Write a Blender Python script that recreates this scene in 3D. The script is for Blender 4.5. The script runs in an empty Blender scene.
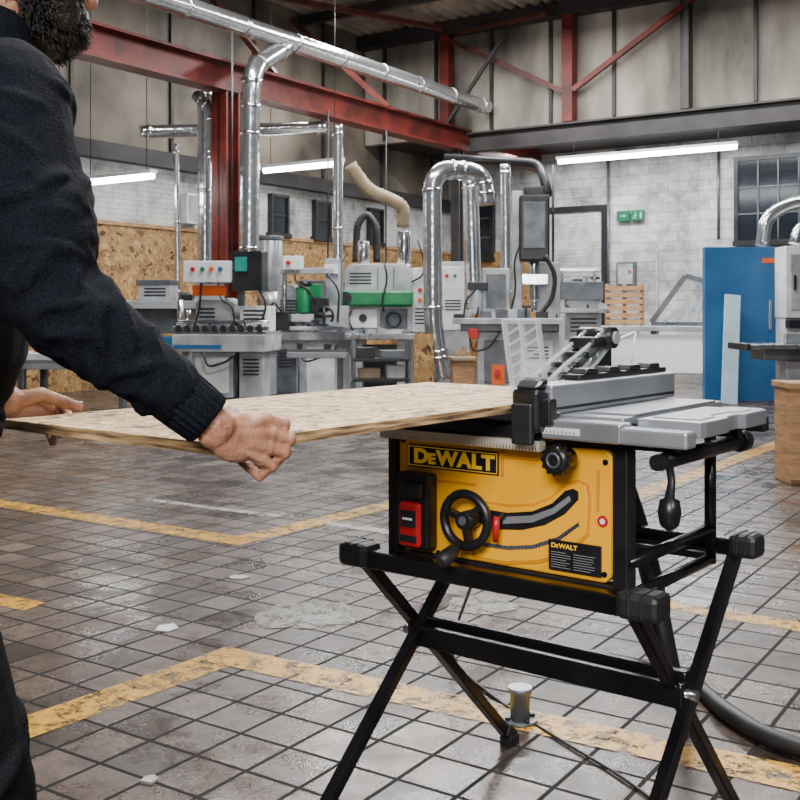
import bpy,bmesh,math,random
from mathutils import Vector as V, Matrix, noise
random.seed(4)
PI=math.pi; F=1058.0; H=1.16; HY=312.0; K=.9
RB=-math.radians(33.5); RS=-math.radians(38.1)
col=bpy.context.scene.collection
# ---------------- materials
def nodes(name):
    m=bpy.data.materials.new(name); m.use_nodes=True
    nt=m.node_tree; return m,nt,nt.nodes,nt.links,nt.nodes['Principled BSDF']
def mix(nt,fac,a,b,mode='MIX'):
    n=nt.nodes.new('ShaderNodeMix'); n.data_type='RGBA'; n.blend_type=mode
    for s,v in ((0,fac),(6,a),(7,b)):
        if hasattr(v,'is_linked') or hasattr(v,'links'): nt.links.new(v,n.inputs[s])
        else: n.inputs[s].default_value=v if s==0 else (*v[:3],1)
    return n.outputs[2]
def tex(nt,kind,scale,vec,**kw):
    n=nt.nodes.new('ShaderNodeTex'+kind)
    if 'Scale' in n.inputs: n.inputs['Scale'].default_value=scale
    for k,v in kw.items():
        if k in n.inputs: n.inputs[k].default_value=v
        else: setattr(n,k,v)
    nt.links.new(vec,n.inputs['Vector']); return n
def coord(nt,sc=(1,1,1),rot=(0,0,0)):
    c=nt.nodes.new('ShaderNodeTexCoord'); mp=nt.nodes.new('ShaderNodeMapping')
    mp.inputs['Scale'].default_value=sc; mp.inputs['Rotation'].default_value=rot
    nt.links.new(c.outputs['Object'],mp.inputs['Vector']); return mp.outputs[0]
def ramp(nt,src,stops):
    r=nt.nodes.new('ShaderNodeValToRGB'); e=r.color_ramp.elements
    while len(e)<len(stops): e.new(.5)
    for i,(p,c) in enumerate(stops):
        e[i].position=p; e[i].color=(c,c,c,1) if not hasattr(c,'__len__') else (*c,1)
    nt.links.new(src,r.inputs[0]); return r.outputs[0]
def bump(nt,src,s,dist=.01):
    b=nt.nodes.new('ShaderNodeBump'); b.inputs['Strength'].default_value=s; b.inputs['Distance'].default_value=dist
    nt.links.new(src,b.inputs['Height']); nt.links.new(b.outputs[0],nt.nodes['Principled BSDF'].inputs['Normal'])
def M(name,c,rough=.5,metal=0,var=.2,scale=6,bmp=0,emit=0,sc=(1,1,1),alpha=1):
    m,nt,N,L,P=nodes(name)
    v=coord(nt,sc); t=tex(nt,'Noise',scale,v,Detail=5.0)
    lo=tuple(max(0,x*(1-var)) for x in c); hi=tuple(min(1,x*(1+var)) for x in c)
    r=ramp(nt,t.outputs[0],[(.35,lo),(.65,hi)])
    L.new(r,P.inputs['Base Color']); P.inputs['Roughness'].default_value=rough; P.inputs['Metallic'].default_value=metal
    if bmp: bump(nt,t.outputs[0],bmp)
    if emit: P.inputs['Emission Color'].default_value=(*c,1); P.inputs['Emission Strength'].default_value=emit
    P.inputs['Alpha'].default_value=alpha
    return m
m={}
m['yellow']=M('yellow_plastic',(1.0,.45,.0),.36,0,.03,4)
m['yellow2']=M('yellow_plastic_shaded_rib',(.72,.28,.0),.4,0,.03,4)  # darker copy of the yellow; groove shade is put into the colour
m['yellowprint']=M('yellow_print',(1,.58,.01),.4,0,.02,4,0,.12)  # faint emission lifts the lettering, though it is no lamp
m['black']=M('black_plastic',(.010,.010,.012),.34,0,.3,20,.1)
m['blackmetal']=M('black_steel',(.008,.008,.010),.22,.2,.3,10)
m['rubber']=M('black_rubber',(.013,.013,.015),.5,0,.3,20)
m['silver']=M('cast_aluminium',(.36,.38,.41),.30,.6,.12,9)
m['silver2']=M('painted_grey_fence',(.32,.34,.37),.34,.5,.1,9)
m['rackmat']=M('rack_teeth_metal',(.6,.58,.5),.4,.1,.1,20)
m['steel']=M('bright_steel',(.68,.69,.71),.18,1,.15,12)
m['red']=M('red_plastic',(.46,.010,.016),.38,0,.1,5)
m['white']=M('white_paint',(.70,.71,.72),.38,0,.14,5)
m['print_white']=M('white_print',(.8,.8,.8),.5,0,.02,5)
m['clear']=M('clear_polycarbonate',(.55,.62,.66),.02,0,.05,5,0,0,(1,1,1),.13)
m['clearedge']=M('polycarbonate_rib',(.70,.77,.82),.03,0,.05,5,0,0,(1,1,1),.36)
m['redsteel']=M('red_painted_steel',(.11,.012,.008),.48,.1,.55,2.5,.1)
m['brownsteel']=M('brown_red_steel',(.08,.018,.013),.5,.1,.3,3)
m['darkbeam']=M('dark_grey_beam',(.026,.024,.024),.5,.1,.4,2,.1)
m['machgrey']=M('machine_light_grey',(.36,.38,.40),.33,.1,.35,3)
m['machdark']=M('machine_dark_grey',(.016,.018,.021),.36,.2,.4,4)
m['machmid']=M('machine_mid_grey',(.10,.11,.125),.33,.3,.35,4)
m['green']=M('machine_green',(.008,.16,.055),.35,0,.2,4)
m['teal']=M('screen_teal',(.02,.2,.17),.2,0,.1,9,0,.3)
m['blue']=M('blue_paint',(.022,.12,.29),.4,0,.15,2)
m['paleblue']=M('pale_blue_board',(.42,.58,.68),.5,0,.1,3)
m['lamp']=M('tube_light',(.93,.98,1),.4,0,.0,1,0,40)
m['tan']=M('tan_hose',(.26,.20,.12),.5,0,.25,5)
m['wood']=M('bare_wood',(.36,.20,.09),.6,0,.3,5,.1,0,(1,1,8))
m['exit']=M('exit_green',(.0,.11,.05),.4,0,.03,3,0,.06)
m['exitmark']=M('exit_mark',(.26,.46,.35),.4,0,.03,3)
m['orange']=M('orange_sticker',(.75,.12,.01),.4,0,.05,3)
m['windark']=M('dark_window_glass',(.008,.011,.016),.16,0,.3,2)
m['concrete']=M('pale_dust',(.46,.43,.38),.8,0,.25,9,.2)
def skin_mat():
    mm,nt,N,L,P=nodes('skin'); v=coord(nt); t=tex(nt,'Noise',34,v,Detail=6.0,Roughness=.6)
    r=ramp(nt,t.outputs[0],[(.3,(.24,.095,.055)),(.52,(.40,.19,.115)),(.75,(.50,.27,.18))]); L.new(r,P.inputs['Base Color'])
    P.inputs['Roughness'].default_value=.42; P.inputs['Subsurface Weight'].default_value=.02; P.inputs['Subsurface Radius'].default_value=(.008,.003,.002)
    n=tex(nt,'Noise',150,v,Detail=6.0,Distortion=1.2); bump(nt,n.outputs[0],.6,.003); return mm
m['skin']=skin_mat()
m['nail']=M('fingernail',(.62,.40,.32),.25,0,.05,30)
def cloth(name,c):
    mm,nt,N,L,P=nodes(name); v=coord(nt); t=tex(nt,'Noise',10,v,Detail=5.0,Distortion=.8); t2=tex(nt,'Noise',300,v,Detail=3.0)
    L.new(ramp(nt,t2.outputs[0],[(.35,tuple(x*.5 for x in c)),(.68,tuple(x*1.9 for x in c))]),P.inputs['Base Color'])
    P.inputs['Roughness'].default_value=.85; s=mix(nt,.25,t.outputs[0],t2.outputs[0]); bump(nt,s,.6,.014)
    P.inputs['Specular IOR Level'].default_value=.13
    return mm
m['navy']=cloth('dark_navy_knit',(.0030,.0040,.0075)); m['trouser']=cloth('dark_trouser',(.006,.0065,.0085)); m['cuff']=cloth('dark_cuff',(.0035,.0046,.0085))
m['hair']=M('dark_hair',(.009,.007,.006),.55,0,.6,90,.8)
m['iris']=M('iris',(.08,.04,.02),.2)
def duct_mat():
    mm,nt,N,L,P=nodes('spiral_duct'); v=coord(nt)
    t=tex(nt,'Noise',1.5,v,Detail=2.0)
    L.new(ramp(nt,t.outputs[0],[(.3,(.48,.50,.52)),(.7,(.72,.75,.78))]),P.inputs['Base Color'])
    P.inputs['Metallic'].default_value=.93; P.inputs['Roughness'].default_value=.2; return mm
m['duct']=duct_mat()
def osb(name,b=1.0,sc=1.0,tint=(1,1,1)):
    mm,nt,N,L,P=nodes(name); v3=coord(nt); T_=lambda r_,g_,b_:(r_*b*tint[0],g_*b*tint[1],b_*b*tint[2])
    st=[(.14,T_(.10,.05,.018)),(.22,T_(.36,.22,.095)),(.42,T_(.55,.38,.19)),(.65,T_(.70,.52,.30)),(.9,T_(.94,.78,.52))]
    cur=None
    for i,(ang,sx,sy) in enumerate(((.5,24,64),(-.7,66,24),(1.3,26,70),(.1,60,25))):
        a=tex(nt,'Voronoi',1,coord(nt,(sx*sc,sy*sc,40*sc),(0,0,ang))); g=nt.nodes.new('ShaderNodeRGBToBW'); L.new(a.outputs['Color'],g.inputs[0]); c=ramp(nt,g.outputs[0],st)
        if cur is None: cur=c; g0=g
        else:
            n2=tex(nt,'Noise',(22+7*i)*sc,v3,Detail=2.0)
            cur=mix(nt,ramp(nt,n2.outputs[0],[(.515,0.),(.525,1.)]),cur,c)
    L.new(cur,P.inputs['Base Color']); P.inputs['Roughness'].default_value=.6; bump(nt,g0.outputs[0],.5,.002); return mm
m['osb']=osb('strand_board',.92,.85,(1,.95,.86)); m['osbwall']=osb('strand_board_wall',.5,.3,(1,.78,.5))
m['osbedge']=M('strand_board_edge',(.36,.23,.11),.7,0,.85,55,.6,0,(.18,.18,3.2))
def floor_mat():
    mm,nt,N,L,P=nodes('paver_floor'); v=coord(nt)
    b=nt.nodes.new('ShaderNodeTexBrick'); b.offset=.0; b.squash=1; L.new(v,b.inputs['Vector'])
    for k_,x in (('Scale',1),('Mortar Size',.0065),('Mortar Smooth',.05),('Brick Width',.172),('Row Height',.172),('Bias',-.05)): b.inputs[k_].default_value=x
    b.inputs['Color1'].default_value=(.034,.0245,.0205,1); b.inputs['Color2'].default_value=(.128,.098,.083,1); b.inputs['Mortar'].default_value=(.0015,.0013,.0012,1)
    n1=tex(nt,'Noise',1.1,v,Detail=4.0,Roughness=.5); n2=tex(nt,'Noise',70,v,Detail=7.0,Roughness=.7); n3=tex(nt,'Noise',5.0,v,Detail=14.0,Roughness=.85,Distortion=.2); n5=tex(nt,'Noise',12,v,Detail=6.0,Roughness=.7)
    c=mix(nt,1.0,b.outputs[0],ramp(nt,n1.outputs[0],[(.32,(.72,.68,.65)),(.5,(1.0,.93,.89)),(.68,(1.35,1.34,1.34))]),'MULTIPLY')
    c=mix(nt,1.0,c,ramp(nt,n2.outputs[0],[(.34,.6),(.66,1.4)]),'MULTIPLY')
    c=mix(nt,1.0,c,ramp(nt,n5.outputs[0],[(.38,.55),(.52,1.05),(.7,1.2)]),'MULTIPLY')
    f=ramp(nt,n3.outputs[0],[(.615,0.),(.64,.55)])
    fm=nt.nodes.new('ShaderNodeMath'); fm.operation='MULTIPLY'; inv=nt.nodes.new('ShaderNodeInvert'); L.new(b.outputs[1],inv.inputs['Color'])
    g=nt.nodes.new('ShaderNodeRGBToBW'); L.new(inv.outputs[0],g.inputs[0]); L.new(f,fm.inputs[0]); L.new(g.outputs[0],fm.inputs[1])
    c=mix(nt,fm.outputs[0],c,(.22,.205,.19)); L.new(c,P.inputs['Base Color'])
    n4=tex(nt,'Noise',4.5,v,Detail=6.0,Roughness=.6)
    rr=ramp(nt,n4.outputs[0],[(.38,.17),(.62,.42)])
    rr=mix(nt,b.outputs[1],rr,(.9,.9,.9)); L.new(rr,P.inputs['Roughness'])
    P.inputs['Specular IOR Level'].default_value=.45
    s=mix(nt,.12,inv.outputs[0],n2.outputs[0])
    bump(nt,s,.6,.006); return mm
m['floor']=floor_mat()
def paint_line(name,c):
    mm,nt,N,L,P=nodes(name); v=coord(nt); n=tex(nt,'Noise',13,v,Detail=13.0,Roughness=.85); n2=tex(nt,'Noise',2,v,Detail=3.0)
    L.new(ramp(nt,n2.outputs[0],[(.3,tuple(x*.6 for x in c)),(.7,c)]),P.inputs['Base Color']); P.inputs['Roughness'].default_value=.35
    L.new(ramp(nt,n.outputs[0],[(.45,.03),(.51,.95)]),P.inputs['Alpha']); return mm
m['yline']=paint_line('worn_yellow_paint',(.70,.37,.035)); m['wline']=paint_line('worn_white_paint',(.45,.45,.43)); m['patch']=paint_line('pale_patch',(.27,.255,.23))
def brick_wall(name,c1,c2,mo,w=.42,h=.2):
    mm,nt,N,L,P=nodes(name); v=coord(nt)
    cx=nt.nodes.new('ShaderNodeSeparateXYZ'); cb=nt.nodes.new('ShaderNodeCombineXYZ'); L.new(v,cx.inputs[0])
    ad=nt.nodes.new('ShaderNodeMath'); L.new(cx.outputs[0],ad.inputs[0]); L.new(cx.outputs[1],ad.inputs[1]); L.new(ad.outputs[0],cb.inputs[0]); L.new(cx.outputs[2],cb.inputs[1])
    b=nt.nodes.new('ShaderNodeTexBrick'); L.new(cb.outputs[0],b.inputs['Vector'])
    for k_,x in (('Scale',1),('Mortar Size',.008),('Brick Width',w),('Row Height',h)): b.inputs[k_].default_value=x
    b.inputs['Color1'].default_value=(*c1,1); b.inputs['Color2'].default_value=(*c2,1); b.inputs['Mortar'].default_value=(*mo,1)
    n=tex(nt,'Noise',.9,v,Detail=12.0,Roughness=.75); c=mix(nt,1.0,b.outputs[0],ramp(nt,n.outputs[0],[(.36,.36),(.60,1.3)]),'MULTIPLY')
    L.new(c,P.inputs['Base Color']); P.inputs['Roughness'].default_value=.7; return mm
m['brick']=brick_wall('white_brick',(.36,.36,.35),(.47,.47,.47),(.24,.24,.23))
m['wallpaint']=brick_wall('weathered_white_wall',(.46,.46,.45),(.50,.50,.48),(.36,.35,.33),.25,.08)
m['panel']=M('weathered_panel',(.23,.21,.18),.7,0,.75,.9,.1,0,(1,1,.35))
m['upwall']=M('upper_left_wall',(.14,.12,.095),.7,0,.6,.8,.1)
m['roofmat']=M('corrugated_roof',(.26,.22,.175),.6,.1,.35,1.5)
# ---------------- mesh builder
class MB:
    def __init__(s,k=1.0,off=(0,0,0)): s.bm=bmesh.new(); s.k=k; s.off=V(off)
    def box(s,c,size,rot=None):
        mt=Matrix.Translation(V(c))@(rot.to_4x4() if rot else Matrix())@Matrix.Diagonal((*size,1))
        bmesh.ops.create_cube(s.bm,size=1,matrix=mt); return s
    def b(s,x0,x1,y0,y1,z0,z1): return s.box(((x0+x1)/2,(y0+y1)/2,(z0+z1)/2),(abs(x1-x0),abs(y1-y0),abs(z1-z0)))
    def bar(s,p0,p1,w,h,up=(0,0,1)):
        p0=V(p0);p1=V(p1);d=(p1-p0);L=d.length;d.normalize();u=V(up)
        if abs(d.dot(u))>.98: u=V((0,1,0))
        x=d.cross(u).normalized(); z=x.cross(d)
        return s.box((p0+p1)/2,(w,L,h),Matrix((x,d,z)).transposed())
    def tube(s,pts,r,seg=14,rib=0):
        pts=[V(p) for p in pts]; n=len(pts); rs=r if hasattr(r,'__len__') else [r]*n
        rings=[];up=None
        for i,p in enumerate(pts):
            a=pts[max(i-1,0)];b_=pts[min(i+1,n-1)];d=(b_-a)
            if d.length<1e-7: d=V((0,0,1))
            d.normalize()
            if up is None: up=V((0,0,1)) if abs(d.z)<.9 else V((1,0,0))
            x=d.cross(up)
            if x.length<1e-4: x=d.cross(V((0,1,0)))
            x.normalize(); up=x.cross(d).normalized()
            rings.append([s.bm.verts.new(p+(x*math.cos(2*PI*j/seg)+up*math.sin(2*PI*j/seg))*(rs[i]-(rib if j%4<2 else 0))) for j in range(seg)])
        for i in range(n-1):
            for j in range(seg):
                f=s.bm.faces.new((rings[i][j],rings[i][(j+1)%seg],rings[i+1][(j+1)%seg],rings[i+1][j])); f.smooth=True
        s.bm.faces.new(rings[0][::-1]); s.bm.faces.new(rings[-1]); return s
    def cyl(s,p0,p1,r,r2=None,seg=20): return s.tube([p0,p1],[r,r if r2 is None else r2],seg)
    def ell(s,c,r,rot=None,seg=20):
        r=r if hasattr(r,'__len__') else (r,r,r)
        mt=Matrix.Translation(V(c))@(rot.to_4x4() if rot else Matrix())@Matrix.Diagonal((*r,1))
        o=bmesh.ops.create_uvsphere(s.bm,u_segments=seg,v_segments=max(6,seg//2),radius=1,matrix=mt)
        for v in o['verts']:
            for f in v.link_faces: f.smooth=True
        return s
    def cap(s,p0,p1,r0,r1,seg=16):
        s.tube([p0,p1],[r0,r1],seg); s.ell(p0,r0,seg=seg); s.ell(p1,r1,seg=seg); return s
    def ring(s,c,ax,R,r,seg=28,ss=10):
        ax=V(ax).normalized(); x=ax.orthogonal().normalized(); y=ax.cross(x); c=V(c); rings=[]
        n=seg
        for i in range(n):
            t=2*PI*i/n; d=x*math.cos(t)+y*math.sin(t)
            rings.append([s.bm.verts.new(c+d*(R+r*math.cos(q))+ax*r*math.sin(q)) for q in [2*PI*j/ss for j in range(ss)]])
        for i in range(n):
            for j in range(ss):
                f=s.bm.faces.new((rings[i][j],rings[(i+1)%n][j],rings[(i+1)%n][(j+1)%ss],rings[i][(j+1)%ss])); f.smooth=True
        return s
    def prism(s,pts,y0,y1):
        a=[s.bm.verts.new((x,y0,z)) for x,z in pts]; b=[s.bm.verts.new((x,y1,z)) for x,z in pts]; n=len(pts)
        s.bm.faces.new(a); s.bm.faces.new(b[::-1])
        for i in range(n): s.bm.faces.new((a[i],b[i],b[(i+1)%n],a[(i+1)%n]))
        return s
    def prismx(s,pts,x0,x1):
        a=[s.bm.verts.new((x0,y,z)) for y,z in pts]; b=[s.bm.verts.new((x1,y,z)) for y,z in pts]; n=len(pts)
        s.bm.faces.new(a); s.bm.faces.new(b[::-1])
        for i in range(n): s.bm.faces.new((a[i],b[i],b[(i+1)%n],a[(i+1)%n]))
        return s
    def prismz(s,pts,z0,z1):
        a=[s.bm.verts.new((x,y,z0)) for x,y in pts]; b=[s.bm.verts.new((x,y,z1)) for x,y in pts]; n=len(pts)
        s.bm.faces.new(a); s.bm.faces.new(b[::-1])
        for i in range(n): s.bm.faces.new((a[i],b[i],b[(i+1)%n],a[(i+1)%n]))
        return s
    def quad(s,ps):
        s.bm.faces.new([s.bm.verts.new(V(p)) for p in ps]); return s
    def build(s,name,mat,parent=None,rotz=0,bev=0,label=None,cat=None,group=None,kind=None):
        bmesh.ops.recalc_face_normals(s.bm,faces=s.bm.faces)
        for v in s.bm.verts: v.co=v.co*s.k+s.off
        me=bpy.data.meshes.new(name); loc=V((0,0,0))
        if parent is None:
            xs=[v.co for v in s.bm.verts]
            lo=V([min(c[i] for c in xs) for i in range(3)]); hi=V([max(c[i] for c in xs) for i in range(3)])
            loc=V(((lo.x+hi.x)/2,(lo.y+hi.y)/2,lo.z))
            for v in s.bm.verts: v.co-=loc
            loc=Matrix.Rotation(rotz,3,'Z')@loc
        s.bm.to_mesh(me); s.bm.free(); o=bpy.data.objects.new(name,me); col.objects.link(o)
        o.location=loc; o.rotation_euler=(0,0,rotz if parent is None else 0)
        if parent: o.parent=parent
        me.materials.append(m[mat] if isinstance(mat,str) else mat)
        if bev:
            bm_=o.modifiers.new('bevel','BEVEL'); bm_.width=bev; bm_.segments=2; bm_.limit_method='ANGLE'; bm_.angle_limit=.7
        if label: o['label']=label
        if cat: o['category']=cat
        if group: o['group']=group
        if kind: o['kind']=kind
        return o
def thing(name,label,cat,loc=(0,0,0),rz=0,group=None):
    o=bpy.data.objects.new(name,None); col.objects.link(o); o.location=loc; o.rotation_euler=(0,0,rz)
    o['label']=label; o['category']=cat
    if group: o['group']=group
    o.empty_display_size=.05
    return o
def at(X,Y,d): return V(((X-400)/F*d,d,H-(Y-HY)/F*d))
def fl(X,Y,z=0):
    d=H*F/(Y-HY); return V(((X-400)/F*d,d,z))
R2=Matrix.Rotation(RB,3,'Z'); R2i=Matrix.Rotation(-RB,3,'Z')
def bc(X,Y,d): return R2i@at(X,Y,d)    # building coordinates of a point
def text_mesh(parts,name,mat,parent,loc,rot,label=None,ext=.0006,bold=.024):
    bm=bmesh.new()
    for body,size,xo,yo,xs in parts:
        cu=bpy.data.curves.new('t','FONT'); cu.body=body; cu.size=size; cu.extrude=ext; cu.offset=size*bold; cu.space_character=1.0+bold*1.5
        ob=bpy.data.objects.new('t',cu); col.objects.link(ob); bpy.context.view_layer.update()
        me=bpy.data.meshes.new_from_object(ob.evaluated_get(bpy.context.evaluated_depsgraph_get()))
        for v in me.vertices: v.co=V((v.co.x*xs+xo,v.co.y+yo,v.co.z))
        bm.from_mesh(me); bpy.data.objects.remove(ob); bpy.data.curves.remove(cu); bpy.data.meshes.remove(me)
    me=bpy.data.meshes.new(name); bm.to_mesh(me); bm.free(); o=bpy.data.objects.new(name,me); col.objects.link(o)
    me.materials.append(m[mat]); o.parent=parent; o.location=loc; o.rotation_euler=rot
    if label:o['label']=label
    return o
# ---------------- setting (building coordinates a,b)
MB().b(-12.6,9,-4,21.1,-.1,0).build('floor','floor',None,RB,kind='structure')
MB().b(-12.6,4,21,21.2,0,4.6).build('wall_back','brick',None,RB,kind='structure')
MB().b(-12.5,4,17.6,17.75,4.55,7).build('wall_back_upper','panel',None,RB,kind='structure')
MB().b(-12.75,-12.55,5,21,2.5,3.5).build('wall_left','wallpaint',None,RB,kind='structure')
MB().b(-12.75,-12.55,5,21,3.5,7).build('wall_left_upper','upwall',None,RB,kind='structure')
MB().b(-12.75,-12.5,5,21,0,2.5).build('wall_left_lower','osbwall',None,RB,kind='structure')
MB().b(-12.5,4,17.75,21,4.6,4.7).build('ceiling_low','darkbeam',None,RB,kind='structure')
MB().b(-12.5,-9.4,20.93,21,0,2.5).build('trim_1','osbwall',None,RB,kind='structure')
mb=MB(); n=330; a0,a1=-12.6,4
top=[[mb.bm.verts.new((a0+(a1-a0)*i/n,b_,6.75+.06*math.sin(i*1.3)+(b_-17.6)*-.01)) for i in range(n+1)] for b_ in (7,12,17.7)]
for r in range(2):
    for i in range(n): mb.bm.faces.new((top[r][i],top[r][i+1],top[r+1][i+1],top[r+1][i])).smooth=True
mb.build('ceiling','roofmat',None,RB,kind='structure')
mb=MB(); a=-12
while a<4: mb.b(a-.03,a+.03,17.54,17.6,4.6,6.75); a+=1.22
mb.build('trim_2','darkbeam',None,RB,kind='structure')
MB().b(-12.5,4,17.3,17.55,6.45,6.7).build('trim_3','darkbeam',None,RB,kind='structure')
MB().b(-12.55,-12.35,5,21,3.45,3.7).build('trim_4','darkbeam',None,RB,kind='structure')
MB().b(-12.55,-12.47,5,21,2.48,2.54).build('trim_5','wood',None,RB,kind='structure')
mb=MB()
for b_ in range(6,21,2): mb.b(-12.56,-12.5,b_+.2,b_+.26,3.7,6.75)
mb.build('trim_6','darkbeam',None,RB,kind='structure')
for i,b_ in enumerate((13.2,15.4)): MB().b(-12.5,4,b_,b_+.12,6.5,6.68).build('trim_%d'%(7+i),'darkbeam',None,RB,kind='structure')
def window(n,a0,a1,z0,z1,wall,bars):
    if wall=='b':
        w=MB().b(a0,a1,20.9,20.99,z0,z1).build('window_%d'%n,'windark',None,RB,kind='structure')
        c=V(((a0+a1)/2,20.945,z0)); fb=MB(off=-c)
        fb.b(a0-.08,a0,20.86,20.99,z0-.08,z1+.08).b(a1,a1+.08,20.86,20.99,z0-.08,z1+.08).b(a0,a1,20.86,20.99,z1,z1+.08).b(a0-.1,a1+.1,20.84,20.99,z0-.1,z0)
        fb.build('window_frame','machdark',w)
        g=MB(off=-c)
        for i in range(1,bars): x=a0+(a1-a0)*i/bars; g.b(x-.012,x+.012,20.87,20.9,z0,z1)
        for i in range(1,3): z=z0+(z1-z0)*i/3; g.b(a0,a1,20.87,20.9,z-.012,z+.012)
        g.build('window_bars','machmid',w)
    else:
        w=MB().b(-12.55,-12.48,a0,a1,z0,z1).build('window_%d'%n,'windark',None,RB,kind='structure')
        c=V((-12.515,(a0+a1)/2,z0))
        MB(off=-c).b(-12.55,-12.44,a0-.05,a0,z0,z1).b(-12.55,-12.44,a1,a1+.05,z0,z1).b(-12.55,-12.44,a0-.05,a1+.05,z1,z1+.05).b(-12.55,-12.42,a0-.1,a1+.1,z0-.08,z0).b(-12.5,-12.46,a0,a1,(z0+z1)/2-.02,(z0+z1)/2+.02).build('window_frame','machdark',w)
window(1,-5.9,-4.0,2.55,4.1,'b',5)
for i,X in enumerate((282,325,378)):
    t=(X-400)/F; d=12.5/(-t*.834+.552); b_=t*d*.552+.834*d
    window(2+i,b_-.3,b_+.1,2.6,3.25,'l',0)
window(5,-11.75,-11.4,2.4,3.7,'b',1)
dr=MB().b(-10.0,-8.75,20.93,20.99,0,3.3).build('door_1','wallpaint',None,RB,kind='structure')
c=V((-9.375,20.96,0))
MB(off=-c).b(-10.12,-10,20.88,20.99,0,3.42).b(-8.75,-8.63,20.88,20.99,0,3.42).b(-10,-8.75,20.88,20.99,3.3,3.42).build('door_frame','machdark',dr)
MB(off=-c).cyl((-9.0,20.86,1.2),(-9.0,20.93,1.2),.03).b(-9.15,-8.98,20.84,20.87,1.18,1.22).build('door_handle','steel',dr)
# beams
def ibeam(mb,p0,p1,w,h,horizontal=True):
    p0=V(p0);p1=V(p1); t=.035
    if horizontal:
        for z in (-h/2+t/2,h/2-t/2): mb.bar(p0+V((0,0,z)),p1+V((0,0,z)),w,t)
        mb.bar(p0,p1,t*.7,h-t*1.5)
    else:
        for y in (-h/2+t/2,h/2-t/2): mb.b(p0.x-w/2,p0.x+w/2,p0.y+y-t/2,p0.y+y+t/2,p0.z,p1.z)
        mb.b(p0.x-t/2,p0.x+t/2,p0.y-h/2,p0.y+h/2,p0.z,p1.z)
    return mb
ibeam(MB(),(-10.15,5,4.42),(-10.15,20.9,4.42),.3,.42).build('steel_beam','redsteel',None,RB,label='long red painted steel beam running away above the machines',cat='beam')
ibeam(MB(),(-9.95,17.45,4.36),(3.9,17.45,4.36),.25,.36).build('steel_beam','darkbeam',None,RB,label='dark grey steel beam crossing under the high panel wall',cat='beam')
ibeam(MB(),(-10.15,10.94,0),(-10.15,10.94,4.2),.28,.28,False).build('steel_column','redsteel',None,RB,label='red steel column behind the left machine with the control box',cat='column')
ibeam(MB(),(-10.15,17.3,0),(-10.15,17.3,4.2),.18,.18,False).build('steel_column','darkbeam',None,RB,label='dark steel column farther back behind the big bent duct',cat='column')
def post(a,w,mat,lab): MB().b(a-w/2,a+w/2,17.3,17.52,4.55,6.45).build('steel_post',mat,None,RB,label=lab,cat='post')
post(-10.45,.2,'redsteel','upright red post on the high wall above the end of the red beam')
post(-7.9,.2,'redsteel','upright brown red post on the high wall where the diagonal braces meet')
post(-5.75,.09,'darkbeam','thin dark upright post on the high wall at right')
def brace(p,q,mat,lab,w=.09):
    MB().bar(p,q,w,w).build('roof_brace',mat,None,RB,label=lab,cat='brace',bev=0)
brace((-7.8,17.35,5.1),(-5.6,17.35,6.4),'redsteel','diagonal red brace rising right from the upright post')
brace((-8.0,17.35,5.1),(-10.35,17.35,6.35),'brownsteel','diagonal brown red brace rising left from the upright post')
brace((-10.1,17.2,6.4),(-8.1,16.9,6.4),'brownsteel','horizontal brown red tie under the roof',.07)
brace((-10.25,16.9,6.45),(-12.2,12,6.45),'brownsteel','long brown red roof tie running toward the left wall')
brace((-10.3,17.15,4.7),(-8.9,17.15,6.4),'darkbeam','dark diagonal brace near the red post on the high wall',.06)
brace((-10.3,14.0,6.6),(-10.3,9.0,6.6),'redsteel','red roof purlin above the long silver duct',.1)
brace((-10.15,12.0,4.66),(-11.9,12.0,6.5),'brownsteel','slanted red roof strut rising left from the beam',.08)
brace((-10.15,15.0,4.66),(-12.3,15.0,6.5),'brownsteel','second slanted red roof strut farther along the beam',.08)
# lights
def tube_light(a,b_,z,L,lab,ztop):
    r=thing('tube_light',lab,'light',R2@V((a,b_,z)),RB,'ceiling tube lights')
    MB().b(-L/2,L/2,-.06,.06,.0,.05).build('housing','white',r,bev=.005)
    MB().cyl((-L/2+.03,0,-.03),(L/2-.03,0,-.03),.045).build('lamp_tube','lamp',r)
    for s in (-1,1): MB().cyl((s*L*.4,0,.05),(s*L*.4,0,ztop-z),.006,seg=6).build('hanger_rod','machdark',r)
def tl(X,Y,d,L,lab,zt):
    p=bc(X,Y,d); tube_light(p.x,p.y,p.z,L,lab,zt)
tl(118,177,14.5,1.4,'lit tube light leftmost beside the man sleeve',6.6)
tl(302,165,16.6,1.6,'lit tube light behind the vertical silver duct',6.6)
p=bc(630,148,17.5); tube_light(p.x,17.3,p.z,3.2,'long lit tube light under the grey beam above the exit sign',4.18)
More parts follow.
